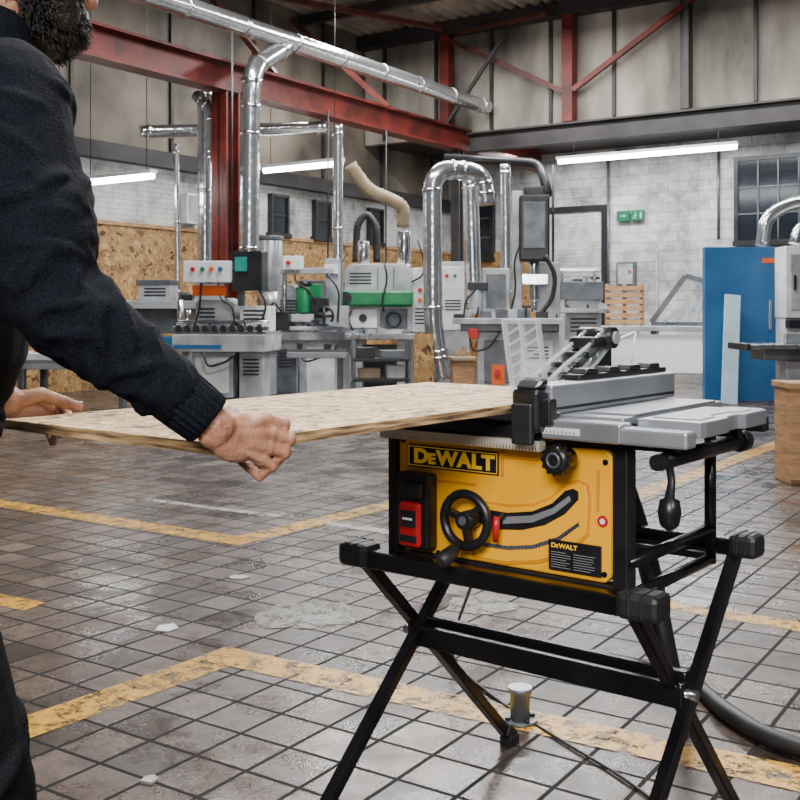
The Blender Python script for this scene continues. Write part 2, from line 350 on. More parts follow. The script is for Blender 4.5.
# ---------------- ducts
def bend(pts,r=.25,n=8):
    pts=[V(p) for p in pts]; out=[pts[0]]
    for i in range(1,len(pts)-1):
        a=pts[i-1];b=pts[i];c=pts[i+1]; u=(a-b).normalized(); w=(c-b).normalized(); rr=min(r,(a-b).length*.45,(c-b).length*.45)
        s=b+u*rr; e=b+w*rr
        for j in range(n+1):
            t=j/n; out.append(s*(1-t)**2+b*2*t*(1-t)+e*t*t)
    out.append(pts[-1]); return out
def resample(P,st):
    out=[P[0]]
    for a,b in zip(P,P[1:]):
        k=max(1,int((b-a).length/st))
        for i in range(1,k+1): out.append(a.lerp(b,i/k))
    return out
def duct(lab,pts,r,bendr=.35,collars=True,mat='duct',name='air_duct',cat='duct',step=1.1):
    P=bend(pts,bendr); base=V((P[0].x,P[0].y,min(p.z for p in P)-r))
    root=thing(name,lab,cat,base)
    if mat in('duct','tan') or name=='flexible_hose':
        Q=resample(P,.05); a_=1.035 if name=='air_duct' else 1.12; rs=[r*(1.0 if (i%3 if name=='air_duct' else i%2) else a_) for i in range(len(Q))]
        MB(off=-base).tube(Q,rs,20).build('pipe',mat,root)
    else: MB(off=-base).tube(P,r,20).build('pipe',mat,root)
    if collars:
        for a,b in zip([V(p) for p in pts],[V(p) for p in pts][1:]):
            L=(b-a).length; k=max(1,int(L/step)); dd=(b-a).normalized()
            for i in range(k+1):
                q=a+dd*(bendr*.6+(L-bendr*1.2)*i/k); MB(off=-base).cyl(q-dd*.025,q+dd*.025,r*1.09).build('joint_band','steel',root)
    return root
def B3(a,b_,z): return R2@V((a,b_,z))
duct('long silver spiral duct running high beside the red beam',[B3(-9.55,5,4.98),B3(-9.55,17.35,4.98)],.13)
duct('tall vertical silver duct with elbow in front of the red column',[at(285,47,14.9),at(252,68,14.1),at(250,120,14.1),at(249,262,14.1)],.13,.3)
duct('slimmer vertical silver duct left of the red column',[at(205,92,15.6),at(205,290,15.6)],.11)
duct('horizontal silver pipe crossing behind the red column',[at(140,132,15.6),at(325,128,16.6)],.1,.2)
duct('thin vertical silver pipe dropping to the moulder',[at(338,125,14.9),at(338,332,14.9)],.07,.2)
duct('big bent silver duct standing beside the planer',[at(443,380,14.3),at(433,330,14.3),at(432,168,14.3),at(482,172,14.6),at(486,205,14.6)],.125,.5)
duct('short silver duct dropping behind the bent duct',[at(470,180,15.8),at(474,310,15.8)],.12,.2)
duct('silver duct rising beside the dark router head',[at(505,165,16),at(506,300,16)],.08,.2)
duct('dark pipe running under the grey beam to the router head',[at(445,158,16.6),at(540,163,16.0),at(548,195,15.6)],.07,.2,False,'machdark')
duct('beige flexible hose curving down to the planer',[at(350,165,15.2),at(368,190,15.3),at(388,198,15.4),at(404,206,15.5),at(403,226,15.6)],.09,.4,False,'tan','flexible_hose','hose',.2)
duct('black flexible hose looped above the planer',[at(356,262,16.3),at(357,225,16.3),at(366,212,16.3),at(376,225,16.3),at(377,262,16.3)],.055,.2,False,'rubber','flexible_hose','hose')
duct('black flexible hose sagging from the router head to its table',[at(545,255,14.6),at(556,275,14.6),at(552,300,14.6),at(540,314,14.6)],.03,.2,False,'rubber','flexible_hose','hose')
duct('silver flexible duct above the right cabinet',[at(762,246,13.9),at(766,218,13.9),at(786,205,13.9),at(840,195,13.9)],.08,.3,False,'duct','flexible_hose','hose',.3)
duct('second silver flexible duct looping lower above the right cabinet',[at(795,244,13.3),at(799,228,13.3),at(850,215,13.3)],.07,.3,False,'duct','flexible_hose','hose',.3)
duct('slim silver pipe standing left of the slimmer duct',[at(176,144,15.5),at(178,300,15.5)],.04,.2)
duct('short silver branch duct above the control box',[at(196,95,14.9),at(212,110,14.8),at(213,160,14.8)],.08,.2)
def hang(lab,X,Y0,Y1,d,r=.02): 
    MB().cyl(at(X,Y0,d),at(X,Y1,d),r,seg=8).build('hanging_cable','machdark',None,label=lab,cat='cable')
hang('thin black cable hanging from the roof to the control box',232,30,262,13.0,.012)
hang('thin black cable hanging beside the thin silver pipe',328,110,264,14.4,.012)
hang('thin black cable hanging down to the planer hood',386,130,262,15.6,.012)
hang('black cable dropping beside the router head',553,165,262,15.4,.018)
# ---------------- pixel-measured machines
class T:
    def __init__(s,name,lab,cat,X0,d,rz=0,group=None):
        s.X0=X0; s.d=d; s.r=thing(name,lab,cat,((X0-400)/F*d,d,0),rz,group)
    def x(s,X): return (X-s.X0)*s.d/F
    def z(s,Y): return max(0,H-(Y-HY)*s.d/F)
    def part(s,name,mat,prims,bev=.01,label=None):
        for p in prims:
            mb=MB(); k=p[0]
            if k=='b': mb.b(s.x(p[1]),s.x(p[2]),p[5],p[6],s.z(p[4]),s.z(p[3]))
            elif k=='c': mb.cyl((s.x(p[1]),p[6],s.z(p[2])),(s.x(p[3]),p[6] if len(p)<8 else p[7],s.z(p[4])),p[5]*s.d/F)
            elif k=='y': mb.cyl((s.x(p[1]),p[4],s.z(p[2])),(s.x(p[1]),p[5],s.z(p[2])),p[3]*s.d/F)
            elif k=='r': mb.ring((s.x(p[1]),p[4],s.z(p[2])),(0,1,0),p[3]*s.d/F,.018)
            elif k=='p': mb.prism([(s.x(X),s.z(Y)) for X,Y in p[1]],p[2],p[3])
            o=mb.build(name,mat,s.r,bev=bev)
            if label:o['label']=label
    def hose(s,pts,y,r=.014):
        P=bend([V((s.x(X),y,s.z(Y))) for X,Y in pts],.12,5); MB().tube(P,r,8).build('cable','rubber',s.r)
    def fittings(s,X0,X1,Y,y0,n,hmax=12):
        for i in range(n):
            X=X0+(X1-X0)*(i+random.random()*.7)/n; h=random.uniform(3,hmax); k=random.randrange(5); y=y0+random.uniform(0,.3)
            if k==0: s.part('clamp',random.choice(['machgrey','machdark']),[('c',X,Y,X,Y-h,1.2,y),('b',X-4,X+5,Y-h-1.5,Y-h+1,y-.02,y+.02)],0)
            elif k in (1,2): s.part('bracket',random.choice(['machgrey','machmid','machdark','machgrey']),[('b',X-4,X+random.uniform(4,9),Y-h*.8,Y,y,y+.14)],.006)
            elif k==3: s.part('guide_block','machgrey',[('p',((X-5,Y),(X+5,Y),(X+3,Y-h*.7),(X-4,Y-h)),y,y+.08)],.004)
            else: s.part('lever','machdark',[('c',X,Y,X+random.uniform(-3,3),Y-h,.9,y)],0)
    def louvre(s,X0,X1,Y0,Y1,y,n=5):
        for i in range(n): Y=Y0+(Y1-Y0)*i/n; s.part('louvre','machdark',[('b',X0,X1,Y,Y+(Y1-Y0)/n*.45,y-.006,y)],0)
# A
a=T('edge_banding_machine','light grey machine at left with round-button control box and dark screen','machine',222,12.9,-.12)
a.part('base','machgrey',[('b',196,238,350,999,-.2,.5),('b',244,268,350,999,-.2,.5)])
a.part('base_door','white',[('b',200,234,356,392,-.215,-.2)]); a.louvre(248,264,358,376,-.2)
a.part('bed','machgrey',[('b',180,273,334,351,-.35,.5)]); a.part('bed_plate','steel',[('b',180,273,331,335,-.3,.5)]); a.part('bed_strip','blue',[('b',182,230,344,348,-.356,-.35)],0)
a.part('guide_rail','steel',[('b',178,275,326,330,-.3,-.2)]); a.part('guide_rod','steel',[('c',180,322,272,322,2,-.1)])
a.part('hood','machgrey',[('p',((196,331),(236,331),(236,304),(228,298),(200,298),(196,304)),-.05,.35)])
a.part('hood','white',[('b',240,270,306,331,.0,.35)]); a.louvre(200,216,308,324,-.05,4); a.louvre(244,266,310,322,0,3)
a.part('foot_cover','machdark',[('b',238,244,352,999,0,.4),('b',196,270,396,999,-.25,.5)])
a.part('control_box','white',[('b',190,237,262,283,-.3,-.1)],label='white control box')
for X,c_ in ((200,'red'),(210,'green'),(219,'orange'),(228,'blue')): a.part('button',c_,[('y',X,270,2.2,-.33,-.3)],0)
a.part('warning_sticker','orange',[('b',196,230,286,296,-.165,-.16)],0)
a.part('notice_plate','white',[('b',198,228,284,300,-.16,-.14)],0)
a.part('post','machmid',[('b',207,216,283,300,-.13,-.0),('b',240,246,290,306,-.1,0)])
a.part('screen','machdark',[('b',236,267,252,291,-.2,.1)]); a.part('screen_face','teal',[('b',240,252,258,272,-.21,-.2)],0)
a.part('pipe_stub','steel',[('c',176,300,176,334,3,.1),('c',186,310,186,334,4,0)],0)
a.part('pressure_roller','rubber',[('y',X,328,3.2,-.34,-.28) for X in range(186,272,9)],0)
a.fittings(180,270,326,-.25,7,8)
a.hose([(206,283),(204,310),(196,334)],-.2); a.hose([(222,283),(224,300),(236,306),(240,330)],-.15); a.hose([(262,290),(270,304),(262,330)],-.1); a.hose([(212,351),(216,366),(236,360),(244,352)],-.37)
# A2
a=T('feed_table','low grey feed table with blue edge behind the man hand','table',165,14.8,-.1)
a.part('top','machgrey',[('b',128,200,301,309,-.3,.4)]); a.part('roller_bed','machmid',[('b',135,196,309,333,-.2,.3)])
a.part('housing','machgrey',[('b',140,172,284,301,-.1,.3)]); a.part('housing_lid','machmid',[('b',138,173,280,285,-.12,.32)]); a.louvre(146,168,288,298,-.1,3)
a.part('edge_strip','blue',[('b',160,196,336,350,-.25,-.15)])
for X in (140,186): a.part('leg','machgrey',[('b',X,X+8,309,999,-.2,-.05)])
a.part('crossbar','machgrey',[('b',140,194,360,366,-.15,-.08)]); a.fittings(180,196,301,-.2,3,14)
# low white table far left
a=T('low_table','low white work table under the man arm at far left','table',70,12.2,-.05)
a.part('top','white',[('b',20,142,352,359,-.4,.5)]); a.part('apron','machgrey',[('b',26,136,359,368,-.34,.44)])
for X in (28,128): a.part('leg','machmid',[('b',X,X+6,368,999,-.32,-.22),('b',X,X+6,368,999,.32,.42)])
a.part('board_stack','osbwall',[('b',40,100,346,352,-.2,.3)],0)
# dust collector behind
a=T('dust_collector','silver cylindrical dust collector with cone between the left machines','machine',270,16.4,0)
a.part('drum','silver',[('c',270,240,270,292,13,0)]); a.part('lid','machmid',[('c',270,236,270,241,14,0)])
mb=MB(); mb.cyl((0,0,a.z(292)),(0,0,a.z(318)),13*16.4/F,5*16.4/F); mb.build('cone','silver',a.r); a.part('bin','machdark',[('c',270,320,270,360,9,0)])
for s_ in (-12,10): a.part('leg','machmid',[('b',270+s_,272+s_,280,999,-.02,.02)],0)
# control cabinet
a=T('control_cabinet','tall grey electrical control cabinet behind the bent duct','cabinet',454,16.9,-.15)
a.part('body','machgrey',[('b',440,468,262,999,-.15,.25)]); a.part('door','white',[('b',443,465,267,330,-.17,-.15)]); a.louvre(446,462,300,312,-.17,4)
a.part('button','red',[('y',448,276,1.8,-.19,-.17)],0); a.part('button','green',[('y',456,276,1.8,-.19,-.17)],0)
# B
a=T('spindle_moulder','grey spindle moulder with green motor under the thin silver pipe','machine',308,14.2,-.15)
a.part('cabinet','machgrey',[('b',276,344,340,999,-.3,.45)]); a.part('cabinet_door','machmid',[('b',280,305,348,392,-.32,-.3)]); a.part('cabinet_door','white',[('b',312,340,346,392,-.32,-.3)]); a.louvre(284,301,352,368,-.32,5)
a.part('table','steel',[('b',270,352,331,340,-.4,.5)])
a.part('column','machgrey',[('b',300,322,280,331,.1,.4),('b',322,336,258,331,.2,.35)])
a.part('hood','machgrey',[('p',((274,331),(298,331),(298,296),(290,284),(274,284)),.12,.42)]); a.louvre(277,294,300,316,.12,5)
a.part('motor','green',[('c',305,287,305,313,9,0)]); a.part('motor_base','machgrey',[('b',292,316,314,322,-.1,.1)])
a.part('motor_cap','machdark',[('c',305,281,305,287,7,0)],0); a.part('green_guard','green',[('b',312,322,284,298,-.05,.09)])
a.part('power_feeder','machdark',[('b',276,293,312,328,-.25,.05)]); a.part('feeder_wheel','rubber',[('y',281,329,3,-.2,0),('y',289,329,3,-.2,0)],0)
a.part('feeder_column','steel',[('c',284,312,284,268,2.2,0)]); a.part('feeder_arm','machgrey',[('b',278,334,268,274,-.05,.05)])
a.part('handwheel','machdark',[('r',327,316,9,-.15)],0); a.part('handwheel_spoke','machdark',[('c',318,316,336,316,1.5,-.15),('c',327,307,327,325,1.5,-.15)],0)
a.part('emergency_button','red',[('y',290,263,2.2,-.14,-.1)],0)
a.part('switch_panel','white',[('b',284,302,256,270,-.1,.1),('b',322,336,264,274,.15,.2)])
a.part('fence','machgrey',[('b',334,350,306,331,-.1,0)]); a.part('dust_hood','machdark',[('b',312,330,298,312,-.12,.0)]); a.part('scale_bar','steel',[('b',296,350,326,330,-.36,-.33)],0)
a.fittings(276,348,331,-.35,9,10)
a.hose([(296,270),(298,284),(312,290),(318,304)],-.12); a.hose([(329,274),(342,290),(340,322)],-.12); a.hose([(286,312),(278,300),(272,318),(276,331)],-.27); a.hose([(305,340),(310,362),(340,352),(346,340)],-.42)
# sliding table in front
a=T('sliding_table','long low aluminium sliding table before the moulder','table',318,13.2,-.1)
a.part('beam','silver',[('b',288,348,352,358,-.12,.08)]); a.part('rail','steel',[('b',288,348,349,352,-.1,.0)],0)
for X in (292,338): a.part('leg','machmid',[('b',X,X+5,358,999,-.06,.04)],0)
a.part('stop','machdark',[('b',298,303,343,349,-.08,-.02),('b',325,332,344,349,-.08,-.02)],0)
# C
a=T('thickness_planer','pale thickness planer with a long green cross beam','machine',382,15.4,-.08)
a.part('hood','machgrey',[('p',((345,292),(412,292),(412,270),(404,264),(352,264),(345,270)),-.1,.6)]); a.part('side_housing','white',[('b',412,428,268,332,0,.5)]); a.louvre(350,372,273,286,-.1,4); a.part('hood_seam','machmid',[('b',378,379,268,290,-.11,-.1),('b',394,395,268,290,-.11,-.1)],0)
a.part('cross_beam','green',[('b',343,414,291,306,-.3,-.05)],.03); a.part('beam_end','machdark',[('y',348,298,6,-.34,-.3)],0)
a.part('body','machgrey',[('b',345,412,306,333,-.1,.6)]); a.louvre(415,426,308,326,0,5)
a.part('front_plate','white',[('b',350,378,309,328,-.14,-.1)]); a.part('front_plate','machmid',[('b',381,408,309,328,-.14,-.1)])
a.part('gauge','machdark',[('y',364,318,4,-.16,-.14)],0); a.part('height_wheel','machdark',[('r',395,319,7,-.2)],0)
a.part('table','steel',[('b',343,417,333,339,-.4,.5)])
for X in (350,398): a.part('leg','machgrey',[('b',X,X+14,339,999,-.2,.4)])
a.part('drive_housing','machdark',[('b',364,398,345,396,0,.4)]); a.part('pulley','machmid',[('y',374,352,6,-.05,0),('y',388,356,5,-.05,0)],0)
a.part('dust_outlet','steel',[('c',403,266,403,230,7,.2),('c',362,266,362,240,6,.2)])
a.part('button','red',[('y',420,290,2.2,-.04,0)],0); a.part('button','orange',[('y',420,300,2.2,-.04,0)],0)
a.fittings(350,412,333,-.38,8,7)
a.hose([(386,262),(390,280),(384,300),(386,312)],-.33); a.hose([(412,282),(424,276),(424,260),(418,240)],-.05); a.hose([(356,306),(350,320),(358,334)],-.32)
a=T('tool_trolley','dark two-shelf tool trolley loaded with parts before the planer','trolley',378,13.4,.1)
a.part('shelf','machdark',[('b',352,410,358,361,-.2,.2),('b',352,410,378,381,-.2,.2)],.003)
for X in (352,407): a.part('leg','machmid',[('b',X,X+3,340,999,-.2,-.17),('b',X,X+3,340,999,.17,.2)],0)
a.part('tool_case','machdark',[('b',356,374,347,358,-.1,.1)]); a.part('tool_case','machmid',[('b',380,404,350,358,-.1,.12)]); a.part('tool_case','tan',[('b',358,380,368,378,-.1,.1)]); a.part('tool_case','machgrey',[('b',386,404,365,378,-.1,.1)])
a=T('strand_board_offcut','narrow brown strand board offcut standing beside the planer','board',425,13.3,.2)
a.part('panel','osbwall',[('b',415,434,334,999,0,.02)],0); a.part('edge','wood',[('b',414,415,334,999,0,.02)],0)
a=T('offcut_box','small wooden box of offcuts beside the bent duct','box',461,13.4,.1)
a.part('body','wood',[('b',453,474,360,999,0,.3)]); a.part('lid_flap','tan',[('b',451,476,357,361,-.05,.33)]); a.part('offcut','wood',[('b',456,460,350,359,.05,.1),('b',463,466,346,359,.1,.14),('b',468,472,352,359,.15,.2)],0)
# D router
a=T('overhead_router','overhead router with tall dark head on a grey column','machine',518,15.0,-.12)
a.part('head','machdark',[('b',519,549,197,262,-.3,.1)],.03); a.part('head_cap','machdark',[('b',524,545,188,198,-.2,.1)],.03)
a.part('head_plate','machmid',[('b',523,545,204,250,-.32,-.3)])
a.part('column','machgrey',[('b',512,522,190,320,.1,.45),('b',536,560,262,320,.1,.45)])
a.part('spindle','steel',[('c',534,262,534,300,5,-.1),('c',534,300,534,312,3,-.1)]); a.part('collar','steel',[('b',522,548,275,285,-.2,.1)])
a.part('table','machgrey',[('b',455,562,318,324,-.5,.45)]); a.part('table_apron','machmid',[('b',462,558,324,331,-.4,.4)])
a.part('base','machgrey',[('b',478,558,331,999,-.2,.4)]); a.part('base_panel','machmid',[('b',485,512,340,382,-.22,-.2)]); a.part('base_panel','white',[('b',520,552,340,382,-.22,-.2)]); a.louvre(524,548,346,360,-.22,4)
a.part('red_stop','red',[('b',470,480,328,338,-.45,-.4)]); a.part('emergency_button','red',[('y',498,372,3,-.27,-.2)],0)
a.part('yellow_sticker','orange',[('b',492,505,364,384,-.225,-.22)],0)
a.part('side_cabinet','machgrey',[('b',482,510,268,318,.05,.4)]); a.part('side_door','machmid',[('b',486,506,274,308,.03,.05)],0)
a.part('side_motor','machgrey',[('c',476,290,476,314,7,.0)]); a.part('side_bracket','machdark',[('b',468,488,282,290,-.1,.1)])
a.fittings(457,560,318,-.45,12,12)
a.hose([(522,240),(514,262),(516,290),(510,316)],-.2); a.hose([(476,290),(466,300),(464,316)],-.1); a.hose([(470,331),(474,352),(492,346),(500,331)],-.42)
# E
a=T('belt_sander','grey upright sander between the router and the back door','machine',580,16.3,-.1)
a.part('cabinet','machgrey',[('b',566,600,300,340,-.1,.4)]); a.part('base','machgrey',[('b',570,596,340,999,0,.3)]); a.part('belt_cover','machmid',[('b',560,602,282,300,-.2,.3)]); a.part('top_rail','steel',[('b',556,600,268,272,-.1,0)]); a.part('rail_post','steel',[('c',562,272,562,284,1.5,-.05),('c',594,272,594,284,1.5,-.05)])
a.part('side_table','steel',[('b',555,604,308,313,-.4,-.1)]); a.louvre(570,596,318,334,-.1,4); a.fittings(556,604,308,-.35,5,9); a.fittings(562,600,282,-.1,4,9)
# F bench and items
a=T('work_bench','long white faced bench along the back wall','bench',655,17,-.35)
a.part('top','machgrey',[('b',598,712,326,331,-.3,.4)]); a.part('front_panel','print_white',[('b',603,706,334,372,-.25,-.2)])
for X in (600,652,702): a.part('leg','machmid',[('b',X,X+5,331,999,-.2,.3)])
a=T('pallet','small slatted timber pallet standing on the bench','pallet',624,17.2,-.35)
zt=H-(326-HY)*17/F+.006; a.r.location.z=zt
for i in range(6): MB().b(-.3,.3,-.02,.02,.02+i*.11,.09+i*.11).build('slat','wood',a.r)
for x in (-.28,0,.28): MB().b(x-.03,x+.03,.02,.08,0,.68).build('batten','wood',a.r)
r=thing('steel_rack','grey triangular steel rack standing on the bench','rack',V((at(678,300,17).x,17.0,zt)),-.35)
for p,q,w,h in (((-.42,0,.03),(.42,0,.03),.07,.06),((-.42,0,.05),(.12,0,.8),.08,.08),((.12,0,.8),(.42,0,.7),.08,.08),((.42,0,.7),(.42,0,.03),.08,.08)): MB().bar(p,q,w,h).build('frame_bar','machmid',r)
for i in range(4): x=-.22+i*.16; MB().bar((x,-.03,.06),(x+.17,-.03,.2+.13*i),.08,.06).build('rung','machgrey',r)
a=T('pole','thin grey upright pole behind the bench','pole',657,17.6); a.part('shaft','machgrey',[('c',657,250,657,999,1.5,0)]); a.part('foot','machdark',[('c',657,376,657,999,6,0)])
a=T('hand_truck','white folding frame leaning near the bench end','trolley',612,15.4,.1)
a.part('frame','white',[('c',606,345,612,388,1.3,0),('c',636,332,628,388,1.3,0),('c',606,345,636,332,1.3,0),('c',610,388,630,388,1.5,0)],0); a.part('plate','machgrey',[('b',606,634,386,999,-.2,0)],0)
# exit sign
c=R2@V((-8.12,20.9,3.05)); r=thing('exit_sign','green emergency exit sign with white arrow and figure on the brick wall','sign',c,RB)
r.scale=(.82,.82,.82)
MB().b(-.36,-.02,.0,.06,0,.26).build('sign_panel','exit',r); MB().b(.02,.36,.0,.06,0,.26).build('sign_panel','exit',r)
mb=MB(); mb.b(-.26,-.17,-.008,0,.115,.145); mb.prism([(-.17,.08),(-.17,.18),(-.10,.13)],-.008,0); mb.build('arrow_mark','exitmark',r)
mb=MB(); mb.b(.26,.31,-.008,0,.05,.21); mb.ell((.14,-.004,.2),(.020,.006,.020)); mb.bar((.14,-.004,.17),(.12,-.004,.1),.006,.035); mb.bar((.12,-.004,.1),(.17,-.004,.04),.006,.02); mb.bar((.12,-.004,.1),(.07,-.004,.05),.006,.02); mb.bar((.15,-.004,.16),(.20,-.004,.12),.006,.016)
mb.build('pictogram','exitmark',r)
# I blue cabinet
a=T('blue_panel_cabinet','tall blue steel cabinet at right with a pale board leaning on it','cabinet',742,13.8,.0)
a.part('body','blue',[('b',705,779,247,999,0,.12)],.004); a.part('corner_trim','machdark',[('b',777,779,250,398,-.01,0)],0)
a.part('handle','steel',[('b',768,771,300,330,-.04,0)]); a.part('label_plate','orange',[('b',762,775,258,263,-.012,0)],0)
r=thing('pale_board','narrow pale blue board leaning against the blue cabinet','board',((730-400)/F*13.5,13.35,0),-.05)
MB().bar((-.07,-.05,0.0),(.06,.28,1.38),.20,.03,(0,1,0)).build('board','paleblue',r,bev=.004)
# J cabinet
a=T('white_machine_cabinet','white machine cabinet with black vents at the right edge','cabinet',830,13.2,.0)
a.part('body','white',[('b',786,870,246,318,0,.4),('b',787,870,318,999,.1,.4)]); a.part('vent','machdark',[('b',788,860,320,328,-.02,.1),('b',788,860,334,340,.05,.1)]); a.part('door','machgrey',[('b',790,865,254,310,-.02,0)])
a.part('door_handle','machdark',[('b',793,795,275,290,-.05,-.02)],0)
# K
a=T('saw_table','silver sliding saw table on a grey stand at the right edge','table',800,10.5,.0)
a.part('table_top','steel',[('b',742,870,344,349,-.2,.4)]); a.part('rail','machmid',[('b',760,870,349,360,-.12,.3)]); a.part('stand','machgrey',[('b',786,850,360,999,0,.3)]); a.part('end_cap','machdark',[('b',740,744,343,350,-.21,.4)])
a.part('fence','silver',[('b',785,870,333,344,.0,.06)])
# L crate
a=T('plywood_crate','tall bare plywood crate standing at the right edge','crate',822,7.1,.0)
a.part('box','wood',[('b',790,860,388,999,0,.3)],.006); a.part('rim','wood',[('b',788,862,383,389,-.02,.32)],.004); a.part('batten','wood',[('b',790,860,470,480,-.02,0)],.004)
for (a_,z0,z1,lab) in ((-8.62,0,4.5,'thin grey conduit on the brick wall right of the door'),(-6.3,2.6,4.5,'thin grey conduit on the brick wall left of the barred window')):
    MB().cyl((a_,20.94,z0),(a_,20.94,z1),.03,seg=8).build('conduit','machmid',None,RB,label=lab,cat='conduit')
r=thing('electrical_box','grey electrical box on the brick wall under the exit sign','box',R2@V((-8.2,20.84,1.7)),RB)
MB().b(-.2,.2,0,.14,0,.5).build('body','machmid',r,bev=.01); MB().b(-.16,.16,-.01,0,.04,.46).build('cover','machgrey',r); MB().cyl((.1,-.03,.3),(.1,0,.3),.03).build('knob','red',r)
r=thing('electrical_box','pale electrical box on the left wall above the strand board','box',R2@V((-12.4,12.6,2.6)),RB)
MB().b(-.1,.05,-.2,.2,0,.5).build('body','white',r,bev=.01); MB().b(.05,.06,-.16,.16,.04,.46).build('cover','machgrey',r)
# ---------------- floor marks
random.seed(11)
def strip(name,p0,p1,w,mat,lab,cat='floor marking',z=.002,group=None):
    p0=V(p0);p1=V(p1);d=(p1-p0).normalized();n=V((-d.y,d.x,0))*w/2; p0=p0-d*w/2; p1=p1+d*w/2
    mb=MB(); mb.quad([p0-n+V((0,0,z)),p1-n+V((0,0,z)),p1+n+V((0,0,z)),p0+n+V((0,0,z))])
    mb.build(name,mat,None,0,label=lab,cat=cat,group=group)
strip('floor_line',fl(-60,494),fl(238,541),.16,'yline','worn yellow floor line running left from the corner behind the board')
strip('floor_line',fl(238,541),fl(420,498),.16,'yline','worn yellow floor line running right from the corner toward the saw',z=.003)
strip('floor_line',fl(610,505),fl(800,436),.15,'yline','worn yellow floor line beyond the saw table at right')
strip('floor_line',fl(20,730),fl(228,657),.15,'yline','nearest left worn yellow floor line by the man leg')
strip('floor_line',fl(228,657),fl(830,786),.15,'yline','long worn yellow floor line passing under the saw stand',z=.003)
strip('floor_line',fl(640,600),fl(840,634),.12,'yline','short worn yellow floor line right of the saw stand')
strip('floor_line',fl(-40,592),fl(25,605),.12,'yline','short end of a yellow floor line at the left edge')
strip('floor_line',fl(150,500),fl(275,516),.07,'wline','faint white floor line beyond the yellow corner')
strip('floor_line',fl(320,522),fl(395,533),.1,'wline','faint white floor line beside the saw')
def blob(name,X,Y,rx,ry,mat,lab,cat,th=.003,n=14):
    c=fl(X,Y); mb=MB(); vs=[]
    for i in range(n):
        t=2*PI*i/n; k=.75+.4*random.random(); vs.append((c.x+rx*k*math.cos(t),c.y+ry*k*math.sin(t)))
    a=[mb.bm.verts.new((x,y,.001)) for x,y in vs]; b=[mb.bm.verts.new((x,y,th)) for x,y in vs]
    mb.bm.faces.new(b); mb.bm.faces.new(a[::-1])
    for i in range(n): mb.bm.faces.new((a[i],a[(i+1)%n],b[(i+1)%n],b[i]))
    mb.build(name,mat,None,0,label=lab,cat=cat)
blob('floor_patch',305,616,.2,.2,'patch','pale cement patch on the pavers before the saw','patch')
blob('floor_patch',480,606,.16,.15,'patch','pale cement patch under the saw stand','patch')
blob('wood_scrap',167,629,.045,.05,'white','white wood chip on the pavers left of the patch','scrap',.006,5)
blob('wood_scrap',150,781,.022,.022,'concrete','small pale chip at the bottom left of the floor','scrap',.008,5)
blob('wood_scrap',238,578,.05,.04,'concrete','thin pale offcut between the two yellow corners','scrap',.006,6)
blob('wood_scrap',430,604,.03,.04,'concrete','pale chip behind the left stand leg','scrap',.008,6)
c=fl(520,722); r=thing('floor_socket','round steel floor fitting with upright pipe under the stand','fitting',c)
MB().cyl((0,0,0),(0,0,.012),.05).build('flange','machmid',r); MB().tube([(0,0,.012),(0,0,.085),(0,0,.085),(0,0,.1)],[.028,.028,.034,.034],20).build('pipe','silver',r)
for i in range(4): t=i*PI/2+.4; MB().cyl((.04*math.cos(t),.04*math.sin(t),.012),(.04*math.cos(t),.04*math.sin(t),.02),.008,seg=6).build('bolt','machdark',r)
# ---------------- stand + saw : local frame
RS3=Matrix.Rotation(RS,3,'Z'); O=V((0,2.54*K,0))
def S(x,y,z): return O+RS3@V((x*K,y*K,0))+V((0,0,H+z*K))
def MS(): return MB(K,(0,0,H))
FL=-H/K
st=thing('saw_stand','black folding saw stand with crossed legs','stand',O,RS)
MS().b(-.10,.66,-.062,-.02,-.612,-.570).build('front_rail','blackmetal',st,bev=.006)
MS().b(-.10,.66,.482,.52,-.585,-.545).build('rear_rail','blackmetal',st,bev=.006)
for (x,w,y,z) in ((-.135,.085,-.04,0),(.60,.095,-.04,0),(-.135,.085,.50,.028),(.625,.07,.50,.028)):
    MS().b(x,x+w,y-.036,y+.036,-.612+z,-.556+z).build('end_cap','rubber',st,bev=.012)
    for i in range(2): MS().b(x+w*(.3+i*.3),x+w*(.36+i*.3),y-.0375,y+.0375,-.605+z,-.554+z).build('grip_rib','rubber',st,bev=.002)
for x,yts in ((-.125,((.0,.69,0,-.6),(.47,-.29,.032,-.575))),(.60,((.0,.62,0,-.6),(.50,-.20,.034,-.575)))):
    for (yt,yb,dx,zt_) in yts:
        mb=MS(); mb.bar((x+dx,yt,zt_),(x+dx,yb,FL+.02),.030,.030,(1,0,0)); mb.build('leg','blackmetal',st,bev=.004)
        d_=1 if yb>yt else -1
        mb=MS(); mb.bar((x+dx,yb-d_*.03,FL+.055),(x+dx,yb+d_*.008,FL+.02),.036,.036,(1,0,0)); mb.b(x+dx-.02,x+dx+.02,yb-.025,yb+.025,FL,FL+.03); mb.build('foot','rubber',st,bev=.003)
    MS().cyl((x-.025,.215,-.838),(x+.055,.215,-.838),.012).build('pivot_bolt','steel',st)
MS().b(-.125,.63,.19,.225,-.868,-.815).build('crossbar','blackmetal',st,bev=.004)
MS().b(-.10,.62,.235,.26,-.835,-.800).build('crossbar','blackmetal',st,bev=.004)
sw=thing('table_saw','yellow and black portable table saw with silver top and clear blade guard','table saw',O,RS)
def pf(X,Y,y=0):
    t=(X-400)/F; x=(2.54*t+.787*y*t-.617*y)/(.787+.617*t); d=2.54-.617*x+.787*y; return (x,-(Y-HY)*d/F)
MS().prism([(0,-.290),(0,-.552),(.02,-.565),(.545,-.565),(.56,-.55),(.562,-.30),(.55,-.286),(.40,-.290),(.385,-.297),(.30,-.284),(.02,-.284)],-.005,.03).build('front_panel','yellow',sw,bev=.005)
